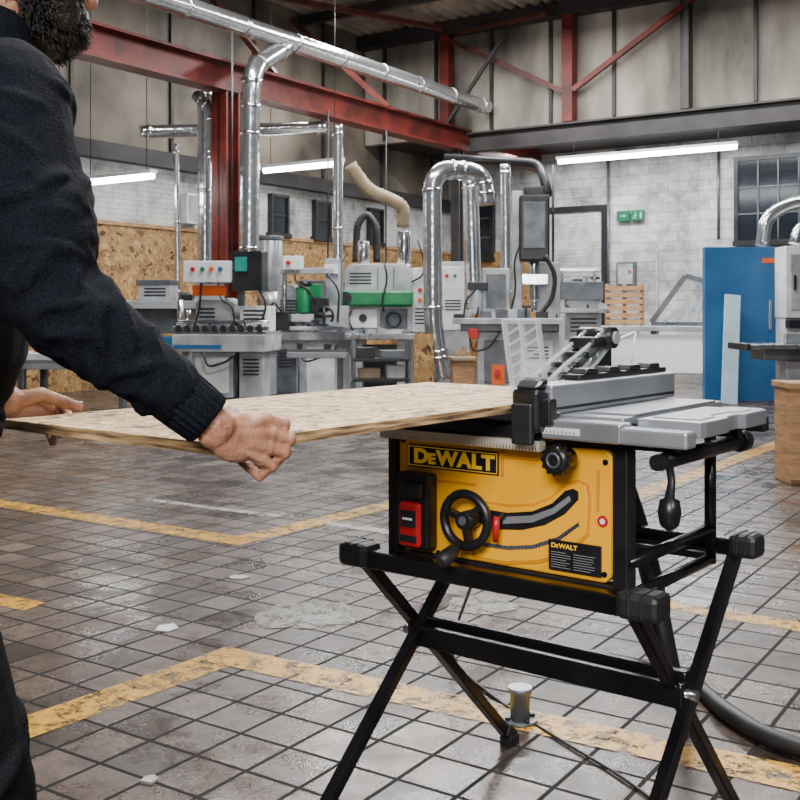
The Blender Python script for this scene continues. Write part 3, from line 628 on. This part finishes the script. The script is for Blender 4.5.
for q in ((-.028,0,-.012,.03,-.58,-.27),(.565,.6,-.012,.03,-.6,-.26),(-.028,.6,-.012,.03,-.60,-.566),(-.028,.6,0,.03,-.284,-.25)): MS().b(*q).build('frame_bar','black',sw,bev=.004)
MS().b(.02,.40,.03,.42,-.56,-.26).build('housing','black',sw,bev=.008)
mb=MS(); mb.cyl((.38,.2,-.43),(.44,.2,-.43),.05); mb.build('motor','black',sw)
for x in (-.02,.59):
    for q in ([(x,.0,-.59),(x,.45,-.59)],[(x,.0,-.52),(x,.45,-.52)],[(x,.45,-.6),(x,.45,-.27)]): MS().tube(q,.014).build('roll_cage_tube','blackmetal',sw)
for z in (-.58,-.28): MS().tube([(-.02,.45,z),(.59,.45,z)],.014).build('roll_cage_tube','blackmetal',sw)
MS().b(-.02,.60,-.03,.50,-.24,-.2155).build('table_top','silver',sw,bev=.003)
MS().b(.02,.56,.0,.44,-.262,-.241).build('table_apron','black',sw)
MS().prismz([(.625,-.02),(.757,-.02),(.762,.0),(.762,.12),(.75,.135),(.75,.20),(.762,.215),(.762,.34),(.74,.37),(.68,.37),(.66,.33),(.625,.33)],-.247,-.2155).build('extension_table','silver',sw,bev=.002)
MS().b(.605,.625,-.0,.36,-.265,-.228).build('extension_step','machdark',sw)
MS().prismz([(.64,.02),(.74,.02),(.74,.10),(.72,.12),(.72,.22),(.74,.24),(.74,.31),(.64,.31)],-.2155,-.2135).build('raised_wing_pad','silver2',sw)
MS().b(.49,.60,.02,.46,-.2155,-.211).build('raised_table_pad','silver2',sw,bev=.001)
MS().b(-.02,.46,-.070,-.032,-.268,-.243).build('front_rail','black',sw,bev=.003)
MS().b(.44,.62,-.085,-.035,-.263,-.222).build('rail_cover','silver',sw,bev=.004); MS().b(.60,.755,-.078,-.03,-.264,-.230).build('rail_cover','silver2',sw,bev=.005)
MS().b(.44,.53,-.0865,-.085,-.252,-.238).build('scale_tape','white',sw)
mb=MS()
for i in range(9): x=.445+i*.009; mb.b(x,x+.0012,-.088,-.0865,-.250,-.245 if i%5 else -.242)
mb.build('scale_marks','black',sw)
mb=MS(); mb.b(.0,.43,-.078,-.05,-.281,-.271)
for i in range(54): x=.0+i*.00796; mb.prism([(x,-.281),(x+.00796,-.281),(x+.00398,-.294)],-.078,-.05)
mb.build('rack_gear','rackmat',sw)
MS().b(.02,.70,.505,.54,-.285,-.25).build('rear_rail','black',sw,bev=.003)
MS().cyl((.672,-.03,-.30),(.672,.43,-.30),.017).build('side_tube','black',sw); MS().cyl((.672,.41,-.30),(.672,.45,-.30),.024).build('tube_cap','black',sw)
for y in (.02,.36): MS().b(.55,.69,y,y+.03,-.285,-.262).build('side_bracket','black',sw)
mb=MS(); mb.tube([(.675,.02,-.30),(.69,-.0,-.34),(.69,-.01,-.37),(.69,-.01,-.375),(.69,-.01,-.4),(.69,-.01,-.425),(.69,-.01,-.435)],[.008,.008,.010,.02,.024,.019,.006]); mb.build('clamp_lever','black',sw)
# fence
MS().b(.385,.458,-.07,.55,-.215,-.153).build('fence','silver',sw,bev=.004)
MS().b(.458,.4605,-.06,.54,-.205,-.200).build('fence_groove','machdark',sw)
mb=MS(); mb.b(.388,.43,.10,.56,-.153,-.140)
for i in range(4): y=.13+i*.11; mb.prismx([(y,-.140),(y+.07,-.140),(y+.06,-.128),(y+.012,-.128)],.39,.428)
mb.build('flip_fence','black',sw,bev=.003)
mb=MS(); mb.b(.385,.45,-.115,-.065,-.25,-.160); mb.prismx([(-.115,-.160),(-.065,-.160),(-.065,-.135),(-.09,-.143)],.388,.448)
mb.build('fence_head','black',sw,bev=.008); MS().b(.39,.44,-.125,-.11,-.275,-.19).build('fence_latch','rubber',sw,bev=.004)
MS().b(.44,.47,-.10,-.07,-.235,-.18).build('fence_clamp','black',sw,bev=.004)
# blade guard
Rt=Matrix.Rotation(math.radians(14),3,'X')
gx=.245
def gp(x,z):
    v=Rt@V((0,0,z+.19)); return V((x,.12+v.y,-.19+v.z))
MS().bar(gp(gx+.045,-.185),gp(gx+.045,-.012),.088,.005,(0,1,0)).build('guard_face','clear',sw,bev=.002)
for x in (gx,gx+.045,gx+.09): MS().bar(gp(x,-.187),gp(x,-.01),.006,.020,(0,1,0)).build('guard_rib','clearedge',sw,bev=.002)
MS().bar(gp(gx-.002,-.012),gp(gx+.092,-.012),.006,.016,(0,1,0)).build('guard_edge','clearedge',sw,bev=.002)
for i in range(6):
    z=-.178+i*.026
    for k in range(2): MS().bar(gp(gx+.006+k*.045,z),gp(gx+.039+k*.045,z+.018),.004,.009,(0,1,0)).build('guard_rib','clearedge',sw)
for x in (.27,.32):
    MS().prismx([(.14,-.188),(.15,-.155),(.22,-.125),(.34,-.082),(.41,-.05),(.45,-.085),(.38,-.13),(.28,-.165),(.2,-.185)],x,x+.005).build('guard_side','clear',sw,bev=.002)
    MS().tube([(x+.002,.15,-.158),(x+.002,.22,-.128),(x+.002,.34,-.084),(x+.002,.42,-.05)],.005).build('guard_edge','clearedge',sw)
    MS().tube([(x+.002,.18,-.185),(x+.002,.28,-.165),(x+.002,.38,-.13),(x+.002,.45,-.09)],.005).build('guard_edge','clearedge',sw)
    MS().bar((x+.002,.17,-.176),(x+.002,.40,-.085),.006,.018).build('guard_arm','steel',sw)
    for i in range(5): y=.18+i*.05; z=-.148+i*.018; MS().bar((x+.002,y,z),(x+.002,y+.012,z-.035),.006,.006).build('guard_rib','clearedge',sw)
for y,z in ((.21,-.150),(.27,-.128),(.32,-.105)): MS().cyl((.262,y,z),(.332,y,z),.008,seg=10).build('guard_pin','machdark',sw)
MS().cyl((.250,.44,-.065),(.345,.44,-.065),.027).build('guard_pivot','black',sw); MS().b(.285,.312,.41,.49,-.21,-.07).build('guard_post','black',sw,bev=.003)
MS().b(.262,.335,.35,.42,-.090,-.062).build('guard_latch','black',sw,bev=.008)
MS().cyl((.345,.44,-.065),(.352,.44,-.065),.016).build('pivot_cap','machgrey',sw)
MS().prismx([(.385,-.215),(.46,-.215),(.45,-.1),(.41,-.08)],.295,.298).build('riving_knife','steel',sw)
MS().cyl((.292,.24,-.375),(.296,.24,-.375),.115,seg=60).build('saw_blade','steel',sw)
# logo plate
x0,z1=pf(408,443,-.006); x1,z0=pf(499,476,-.006)
MS().b(x0,x1,-.008,-.005,z0,z1-.001).build('logo_plate','black',sw,bev=.001)
e=.0035
for q in ((x0+e,x1-e,z0+e,z0+e+.0018),(x0+e,x1-e,z1-.001-e-.0018,z1-.001-e),(x0+e,x0+e+.0018,z0+e,z1-e),(x1-e-.0018,x1-e,z0+e,z1-e)): MS().b(q[0],q[1],-.0088,-.008,q[2],q[3]).build('logo_border','yellowprint',sw)
lw=(x1-x0)*K; lh=(z1-z0)*K
s=lh*.84
text_mesh([('D',s,0,0,1.25),('E',s*.74,s*.92,0,1.3),('WALT',s,s*1.5,0,1.2)],'logo_text','yellowprint',sw,(x0*K+lw*.075,-.0075*K-.0012,H+z0*K+lh*.22),(PI/2,0,0),'brand lettering in yellow',.0006,.045)
# switch
MS().b(.022,.118,-.045,-.005,-.552,-.375).build('switch_box','black',sw,bev=.008)
ps=MS().b(.042,.103,-.062,-.045,-.544,-.440).build('switch_paddle','red',sw,bev=.008)
MS().b(.052,.095,-.066,-.062,-.497,-.458).build('switch_recess','machdark',ps,bev=.001); MS().b(.05,.097,-.065,-.062,-.532,-.516).build('switch_recess','machdark',ps,bev=.001)
MS().b(.060,.087,-.0675,-.066,-.480,-.475).build('switch_mark','print_white',ps)
MS().b(.042,.106,-.058,-.045,-.432,-.395).build('switch_cover','rubber',sw,bev=.006)
# hand wheel
wc=V((.232,-.06,-.462)); hw=MS().ring(wc,(0,1,0),.058,.0105,36).build('handwheel','black',sw)
for i in range(3):
    t=i*2*PI/3+.7; MS().bar(wc,wc+V((math.cos(t)*.055,0,math.sin(t)*.055)),.012,.02,(0,1,0)).build('spoke','black',hw)
MS().cyl(wc+V((0,-.012,0)),wc+V((0,.06,0)),.02).build('hub','black',hw)
mb=MS(); mb.tube([wc+V((-.012,-.005,-.056)),wc+V((-.01,-.03,-.062)),wc+V((-.008,-.035,-.063)),wc+V((-.006,-.075,-.075)),wc+V((-.005,-.088,-.079))],[.01,.01,.015,.019,.010]); mb.build('crank_handle','rubber',hw)
MS().cyl(wc+V((0,-.014,0)),wc+V((0,-.0125,0)),.010).build('hub_cap','machmid',hw)
# moulded rims, slot, scale
rim=[(477,499),(512,504),(535,503),(552,496),(567,482),(580,479),(591,483),(593,500),(591,535),(571,554),(540,563),(508,564),(475,559)]
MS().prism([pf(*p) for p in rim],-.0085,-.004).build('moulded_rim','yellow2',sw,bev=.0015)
rim=[(480,502),(512,507),(535,506),(552,499),(568,485.5),(580,482.5),(588,486),(590,500),(588,533),(569,551),(540,560),(508,561),(478,556)]
MS().prism([pf(*p) for p in rim],-.0105,-.006).build('moulded_plate','yellow',sw,bev=.0015)
up=[(486,508),(510,512),(535,510.5),(555,502.5),(568,490),(576,488),(581,491)]; lo=[(581,499),(568,513),(548,524),(525,529),(505,528.5),(486,525)]
MS().prism([pf(*p) for p in up+lo],-.0125,-.010).build('bevel_slot','black',sw)
up=[(506,516),(535,514.5),(556,507),(572,495)]; lo=[(574,500),(558,512.5),(536,521.5),(506,523)]
MS().prism([pf(*p) for p in up+lo],-.0138,-.0125).build('slot_scale','silver2',sw)
up=[(484,541),(510,545),(535,544),(560,536),(580,522)]; lo=[(582,525),(562,540),(536,548),(510,549),(484,545)]
MS().prism([pf(*p) for p in up+lo],-.0115,-.010).build('bevel_scale','machmid',sw)
mb=MS()
cen=[(485,543),(497,545),(510,547),(523,546.8),(535,546),(548,542),(560,538),(571,531),(581,523.5)]
for i in range(36):
    t=i/35*7.99; k=min(7,int(t)); u_=t-k; X=cen[k][0]*(1-u_)+cen[k+1][0]*u_; Y=cen[k][1]*(1-u_)+cen[k+1][1]*u_
    x,z=pf(X,Y); hh=.0055 if i%5==0 else .0035; mb.b(x-.0005,x+.0005,-.0122,-.0105,z-hh,z+hh)
mb.build('bevel_scale_marks','black',sw)
lx,lz=pf(497,520,-.04)
MS().tube([(lx,-.042,lz+.008),(lx,-.044,lz-.012),(lx-.001,-.045,lz-.048)],[.007,.0085,.0055]).build('bevel_lock_lever','red',sw)
MS().cyl((lx,-.036,lz+.004),(lx,-.006,lz+.004),.007).build('lever_boss','black',sw)
kx,kz=pf(556,460,-.09)
mb=MS(); mb.tube([(kx,-.04,kz),(kx,-.07,kz),(kx,-.075,kz),(kx,-.098,kz),(kx,-.102,kz)],[.022,.024,.029,.029,.022],24)
for i in range(12): t=i*PI/6; mb.box((kx+.029*math.cos(t),-.087,kz+.029*math.sin(t)),(.007,.022,.007))
mb.build('rail_knob','black',sw)
MS().ring((kx,-.103,kz),(0,1,0),.014,.003).build('knob_ring','machmid',sw)
x0,_=pf(552,555); x1,_=pf(604,555)
MS().b(x0,x1,-.0145,-.0105,-.551,-.487).build('rating_label','black',sw)
text_mesh([('D',.0125,0,0,1.15),('E',.0093,.0105,0,1.2),('WALT',.0125,.017,0,1.12)],'rating_label_brand','yellowprint',sw,((x0+.006)*K,-.0147*K,H-.503*K),(PI/2,0,0),'yellow brand lettering',.0003)
mb=MS()
for i in range(7): z=-.512-i*.0053; mb.b(x0+.006,x0+.012+(.03+.012*random.random()),-.0150,-.0145,z-.0009,z); mb.b(x0+.060,x1-.008-.02*random.random(),-.0150,-.0145,z-.0009,z)
mb.build('rating_print','machgrey',sw)
w0=pf(604,521); MS().cyl((w0[0],-.0070,w0[1]),(w0[0],-.004,w0[1]),.012).build('warning_sticker','red',sw)
MS().cyl((w0[0],-.0076,w0[1]),(w0[0],-.0070,w0[1]),.006).build('warning_centre','print_white',sw)
for (X,Y) in ((405,440),(607,462),(606,574),(540,575),(440,552)):
    x,z=pf(X,Y); MS().cyl((x,-.009,z),(x,-.004,z),.006,seg=10).build('screw','blackmetal',sw)
for (p,q) in (((440,480),(478,484)),((505,456),(540,459)),((504,450),(504,476)),((600,470),(600,510))):
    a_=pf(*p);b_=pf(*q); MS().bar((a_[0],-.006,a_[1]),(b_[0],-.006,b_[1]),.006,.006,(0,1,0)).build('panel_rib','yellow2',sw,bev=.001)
def spline(pts,n=8):
    pts=[V(p) for p in pts]; P=[pts[0]]+pts+[pts[-1]]; out=[]
    for i in range(1,len(P)-2):
        for j in range(n):
            t=j/n; a,b,c,d=P[i-1],P[i],P[i+1],P[i+2]
            out.append(.5*((2*b)+(c-a)*t+(2*a-5*b+4*c-d)*t*t+(3*b-a-3*c+d)*t**3))
    out.append(pts[-1]); return out
MB().tube(spline([S(-.0,.3,-.57),S(-.05,.4,-.7),fl(452,668,.05),fl(490,696,.006),fl(560,742,.006),fl(625,782,.006),fl(700,840,.006)]),.0045,8).build('power_cord','rubber',None,label='thin black power cord trailing from the saw across the floor',cat='cord')
MB().tube(spline([S(.33,.50,-.42),S(.36,.60,-.66),S(.42,.64,-1.0),fl(690,692,.03),fl(730,724,.028),fl(780,752,.028),fl(860,772,.028)]),.026,14).build('dust_hose','rubber',None,label='thick black dust hose leaving the back of the saw toward the right',cat='hose')
# ---------------- board
zb=-.2133; bd=thing('strand_board','large strand board sheet pushed over the saw by the man','board',S(.375,-.93,zb),RS)
MB(K).b(-.565,-.001,.001,1.30,0,.018).build('sheet','osb',bd,bev=.0008)
MB(K).b(-.565,0,0,.001,0.0005,.0175).build('sheet_edge','osbedge',bd); MB(K).b(-.001,0,.001,1.30,0.0005,.0175).build('sheet_edge','osbedge',bd)
# ---------------- person
fq=RS3@V((0,1,0)); rp=RS3@V((1,0,0)); UP=V((0,0,1))
pr=V((-.72,1.38,0)); pe=thing('person','man in dark navy sweater and dark trousers pushing the strand board with both hands','person',pr)
ro=Matrix((rp,fq,UP)).transposed()
def remesh(o,vs,it=4,dis=0,dsc=.05):
    r=o.modifiers.new('remesh','REMESH'); r.mode='VOXEL'; r.voxel_size=vs; r.use_smooth_shade=True
    s_=o.modifiers.new('smooth','SMOOTH'); s_.iterations=it; s_.factor=.5
    if dis:
        t=bpy.data.textures.new('folds','CLOUDS'); t.noise_scale=dsc; t.noise_depth=2
        d=o.modifiers.new('folds','DISPLACE'); d.texture=t; d.strength=dis; d.mid_level=.5; d.texture_coords='LOCAL'
def hand(mb,w,side):
    def h(f,r,u): return w+fq*f+rp*(r*side)+UP*u
    hr=ro
    mb.ell(h(.041,.003,-.019),(.017,.052,.034),hr)
    fg={'i':([(.080,.012,.002),(.109,.018,-.006),(.115,.000,-.029),(.106,-.032,-.0500)],.0090),
        'm':([(.083,.018,-.017),(.112,.025,-.026),(.112,.003,-.048),(.099,-.032,-.0515)],.0093),
        'r':([(.079,.017,-.035),(.104,.024,-.044),(.101,.002,-.065),(.086,-.032,-.0530)],.0089),
        'l':([(.071,.011,-.051),(.089,.016,-.061),(.084,-.004,-.077),(.072,-.032,-.0545)],.0078)}
    for k_,(ps,r) in fg.items():
        q=[h(*p) for p in ps]
        mb.cap(h(.012,.003,-.012),q[0],.014,r*1.10,14)
        for i in range(3): mb.cap(q[i],q[i+1],r*(1.02-.06*i),r*(.94-.06*i),14)
        mb.ell(q[0],r*1.27,seg=14); mb.ell(q[1],r*1.14,seg=14); mb.ell(q[2],r*1.0,seg=14)
        mb.cap(h(.030,.0165,-.014+ps[0][2]*.4),h(ps[0][0]-.008,ps[0][1]+.006,ps[0][2]),.0020,.0032,8)
    tp=[h(.018,-.004,.0),h(.048,-.022,.009),h(.078,-.038,-.0045),h(.104,-.049,-.0150)]
    for (i,r0,r1) in ((0,.016,.0125),(1,.0125,.0105),(2,.0115,.009)): mb.cap(tp[i],tp[i+1],r0,r1,14)
    mb.ell(h(0,0,-.004),(.021,.028,.028),hr)
    return h(.104,-.049,-.0075)
WR=S(.408,-.955,-.165); WL=S(-.222,-.90,-.165)
SR=V((-.52,1.40,1.445)); ER=V((-.44,1.335,1.18)); SL=V((-.83,1.65,1.445)); EL=V((-.93,1.58,1.24))
HC=V((-.575,1.64,1.705)); NK=V((-.65,1.54,1.50))
fh=(fq*.97-UP*.24).normalized()
HR=Matrix((rp,fh,rp.cross(fh))).transposed()
def hp(x,y,z): return HC+HR@V((x,y,z))
body=MB(off=-pr)
hipR=V((-.66,1.33,.93)); hipL=V((-.80,1.43,.93)); knR=V((-.575,1.43,.49)); anR=V((-.63,1.36,.10)); knL=V((-.86,1.50,.49)); anL=V((-.93,1.42,.10))
body.cap(SR,ER,.045,.038).cap(ER,WR,.037,.026).cap(SL,EL,.045,.038).cap(EL,WL,.037,.026)
nails=[hand(body,WR,1),hand(body,WL,-1)]
body.ell(V((-.68,1.51,1.33)),(.16,.10,.17),ro); body.ell(V((-.72,1.43,1.12)),(.14,.09,.16),ro); body.ell(V((-.735,1.385,.96)),(.15,.10,.11),ro)
body.cap(SR,V((-.64,1.53,1.46)),.05,.055).cap(SL,V((-.68,1.56,1.46)),.05,.055)
body.cap(NK,hp(0,-.03,-.07),.062,.055)
for h_,k_,a_ in ((hipR,knR,anR),(hipL,knL,anL)):
    body.cap(h_,k_,.075,.052).cap(k_,a_,.05,.036); body.cap(a_,a_+fq*.15+V((0,0,-.05)),.035,.03)
body.ell(hp(0,-.01,.03),(.077,.098,.098),HR); body.ell(hp(0,.025,-.05),(.06,.07,.075),HR); body.cap(hp(0,.095,.02),hp(0,.115,-.012),.010,.015); body.ell(hp(0,.095,-.045),(.022,.012,.012),HR)
for s in (-1,1): body.ell(hp(s*.077,-.01,.0),(.01,.022,.032),HR); body.cap(hp(s*.02,.088,.035),hp(s*.05,.078,.035),.009,.008)
bo=body.build('body','skin',pe); remesh(bo,.0024,2)
for nl in nails: MB(off=-pr).ell(nl,(.006,.009,.0022),ro,12).build('thumbnail','nail',pe)
for s in (-1,1):
    e=MB(off=-pr).ell(hp(s*.031,.082,.02),.012,seg=12).build('eye','print_white',pe); MB(off=-pr).ell(hp(s*.031,.091,.02),.0055,seg=10).build('iris','iris',e)
def folds(mb,p0,p1,r0,r1,n,rad=(.007,.012)):
    p0=V(p0);p1=V(p1);d=(p1-p0).normalized();u=d.orthogonal().normalized();v=d.cross(u);L=(p1-p0).length
    for i in range(n):
        t=random.random(); an=random.uniform(0,2*PI); da=random.uniform(.8,1.7); dt=random.uniform(-.35,.35)*.08/L*2
        pts=[];rs=[];R0=random.uniform(*rad)
        for j in range(7):
            q=j/6; tt=min(1,max(0,t+dt*(q-.5)*2)); aa=an+da*(q-.5); rr=(r0+(r1-r0)*tt)*1.0
            pts.append(p0+d*L*tt+(u*math.cos(aa)+v*math.sin(aa))*(rr-R0*.2)); rs.append(R0*(math.sin(PI*(.1+.8*q))))
        mb.tube(pts,rs,8)
j=MB(off=-pr)
j.ell(V((-.675,1.51,1.34)),(.20,.145,.19),ro); j.ell(V((-.675,1.49,1.16)),(.175,.14,.2),ro); j.ell(V((-.71,1.43,1.02)),(.16,.125,.13),ro)
j.cap(SR,V((-.63,1.53,1.475)),.075,.07).cap(SL,V((-.69,1.58,1.475)),.075,.07)
for s_,e_,w_ in ((SR,ER,WR),(SL,EL,WL)):
    md=(s_+e_)/2; cu=w_+(e_-w_).normalized()*.028
    j.cap(s_,md,.077,.072); j.cap(md,e_,.072,.060); j.cap(e_,e_.lerp(cu,.5),.060,.050); j.cap(e_.lerp(cu,.5),cu+(e_-w_).normalized()*.03,.050,.037)
    folds(j,s_,md,.077,.072,16,(.007,.014)); folds(j,md,e_,.072,.061,26,(.008,.015)); folds(j,e_,e_.lerp(cu,.5),.061,.051,26,(.007,.013)); folds(j,e_.lerp(cu,.5),cu+(e_-w_).normalized()*.03,.051,.038,22,(.005,.010))
j.cap(NK,NK+V((.03,.035,.055)),.090,.074)
folds(j,V((-.675,1.51,1.3)),V((-.70,1.45,1.0)),.15,.14,14)
jo=j.build('sweater','navy',pe); remesh(jo,.0048,3,.006,.06)
for e_,w_ in ((ER,WR),(EL,WL)):
    dd=(e_-w_).normalized(); c0=w_+dd*.010
    mb=MB(off=-pr); mb.tube([c0,c0+dd*.004,c0+dd*.03,c0+dd*.06,c0+dd*.066],[.034,.037,.039,.040,.036],96,.0024)
    mb.build('cuff','cuff',pe)
t=MB(off=-pr); t.ell(V((-.735,1.385,.93)),(.175,.13,.12),ro)
for h_,k_,a_ in ((hipR,knR,anR),(hipL,knL,anL)): t.cap(h_,h_.lerp(k_,.5),.105,.095); t.cap(h_.lerp(k_,.5),k_,.095,.082); t.cap(k_,a_+V((0,0,.03)),.082,.07); folds(t,h_,k_,.10,.085,26,(.008,.016)); folds(t,k_,a_,.08,.07,18)
to=t.build('trousers','trouser',pe); remesh(to,.007,3,.010,.08)
for a_ in (anR,anL):
    s_=MB(off=-pr); s_.cap(a_+V((0,0,.05)),a_-V((0,0,.03)),.05,.055); s_.ell(a_+fq*.07-V((0,0,.05)),(.052,.15,.048),ro)
    so=s_.build('boot','rubber',pe); remesh(so,.006,3)
    for_=MB(off=-pr); for_.box(V((a_.x,a_.y,.009))+fq*.065,(.09,.27,.018),ro); for_.build('boot_sole','black',pe,bev=.006)
def curls(hb,n,fn,ln,r1=.0022):
    for i in range(n):
        c,nr=fn(); u=nr.orthogonal().normalized(); w=nr.cross(u); ph=random.uniform(0,6.3); R=random.uniform(.0015,.0045); dn=V((random.uniform(-.4,.4),random.uniform(-.4,.4),-.7)); l=random.uniform(.6,1.0)*ln
        pts=[c+nr*(-.006)+(nr*.75+dn*.6*k/5)*(l*k/5)+(u*math.cos(ph+k*1.1)+w*math.sin(ph+k*1.1))*R for k in range(6)]
        hb.tube(pts,[r1*(1-.8*k/5) for k in range(6)],4)
hb=MB(off=-pr)
hb.ell(hp(0,.05,-.09),(.062,.06,.05),HR); hb.ell(hp(0,.03,-.07),(.074,.085,.055),HR); hb.ell(hp(0,-.01,-.075),(.07,.07,.05),HR)
for s in (-1,1): hb.cap(hp(s*.068,0,.0),hp(s*.055,.04,-.08),.020,.03)
def bf():
    a_=random.uniform(-2.6,2.6); z=random.uniform(-.13,-.01); n_=V((math.sin(a_),math.cos(a_),-.5*(z<-.09)))
    k=1-.35*max(0,(-z-.09)/.045)
    if abs(a_)<1.0 and z>-.06: z=-.09
    return hp(.074*k*math.sin(a_),.02+.088*k*math.cos(a_),z),(HR@n_).normalized()
curls(hb,2600,bf,.022)
hb.build('beard','hair',pe)
hb=MB(off=-pr); hb.ell(hp(0,-.03,.05),(.088,.096,.093),HR); hb.ell(hp(0,-.055,-.02),(.084,.076,.085),HR); hb.ell(hp(0,-.05,-.07),(.072,.062,.05),HR)
def hf():
    while True:
        a_=random.uniform(0,2*PI); e_=random.uniform(-1.2,1.4); n_=V((math.cos(a_)*math.cos(e_),math.sin(a_)*math.cos(e_),math.sin(e_)))
        v=V((n_.x*.088,n_.y*.096-.038,n_.z*.105+.025))
        if v.y<.03: return hp(*v),(HR@n_).normalized()
curls(hb,2800,hf,.024)
hb.build('hair','hair',pe)
# ---------------- light
def area(loc,size,power,rot=(0,0,0),c=(1,1,1)):
    l=bpy.data.lights.new('added_fill_light','AREA'); l.shape='RECTANGLE'; l.size=size[0]; l.size_y=size[1]; l.energy=power; l.color=c  # area lamps added to brighten the hall, not openings in the roof
    o=bpy.data.objects.new('added_fill_light',l); col.objects.link(o); o.location=loc; o.rotation_euler=rot
area(R2@V((-1.5,3,6.3)),(1.6,.6),520,(0,0,RB),(1,.98,.96))
area(R2@V((-6,9,6.2)),(6,.4),780,(0,0,RB),(1,.99,.98))
area(R2@V((-8.5,14,6.2)),(5,.4),700,(0,0,RB),(1,.99,.97))
area(R2@V((-4.5,14.5,6.2)),(5,.4),520,(0,0,RB),(1,.98,.95))
area((1.9,-1.2,3.2),(1.0,.8),90,(math.radians(60),0,math.radians(22)),(1,.98,.96))  # unseen lamp added by the camera for the upper surfaces
area((-.75,-1.9,2.6),(1.3,1.0),220,(math.radians(66),0,math.radians(-14)),(1,.97,.93))  # unseen lamp added behind the camera, aimed at the yellow front panel
area(R2@V((-7.5,19.5,4.4)),(6,.5),420,(0,0,RB),(.97,.99,1))
area(R2@V((-6,14,3.6)),(8,4),40,(PI,0,RB),(1,.95,.88))  # upward fill added to brighten the roof from below
w=bpy.data.worlds.new('world'); bpy.context.scene.world=w; w.use_nodes=True
w.node_tree.nodes['Background'].inputs[0].default_value=(.86,.91,1,1); w.node_tree.nodes['Background'].inputs[1].default_value=.12
cd=bpy.data.cameras.new('camera'); cam=bpy.data.objects.new('camera',cd); col.objects.link(cam)
cam.location=(0,0,H); cam.rotation_euler=(PI/2,0,0); cd.lens=F/800*36; cd.sensor_width=36; cd.shift_y=-(400-HY)/800
cd.dof.use_dof=True; cd.dof.focus_distance=2.3; cd.dof.aperture_fstop=22; cd.clip_end=100
bpy.context.scene.camera=cam
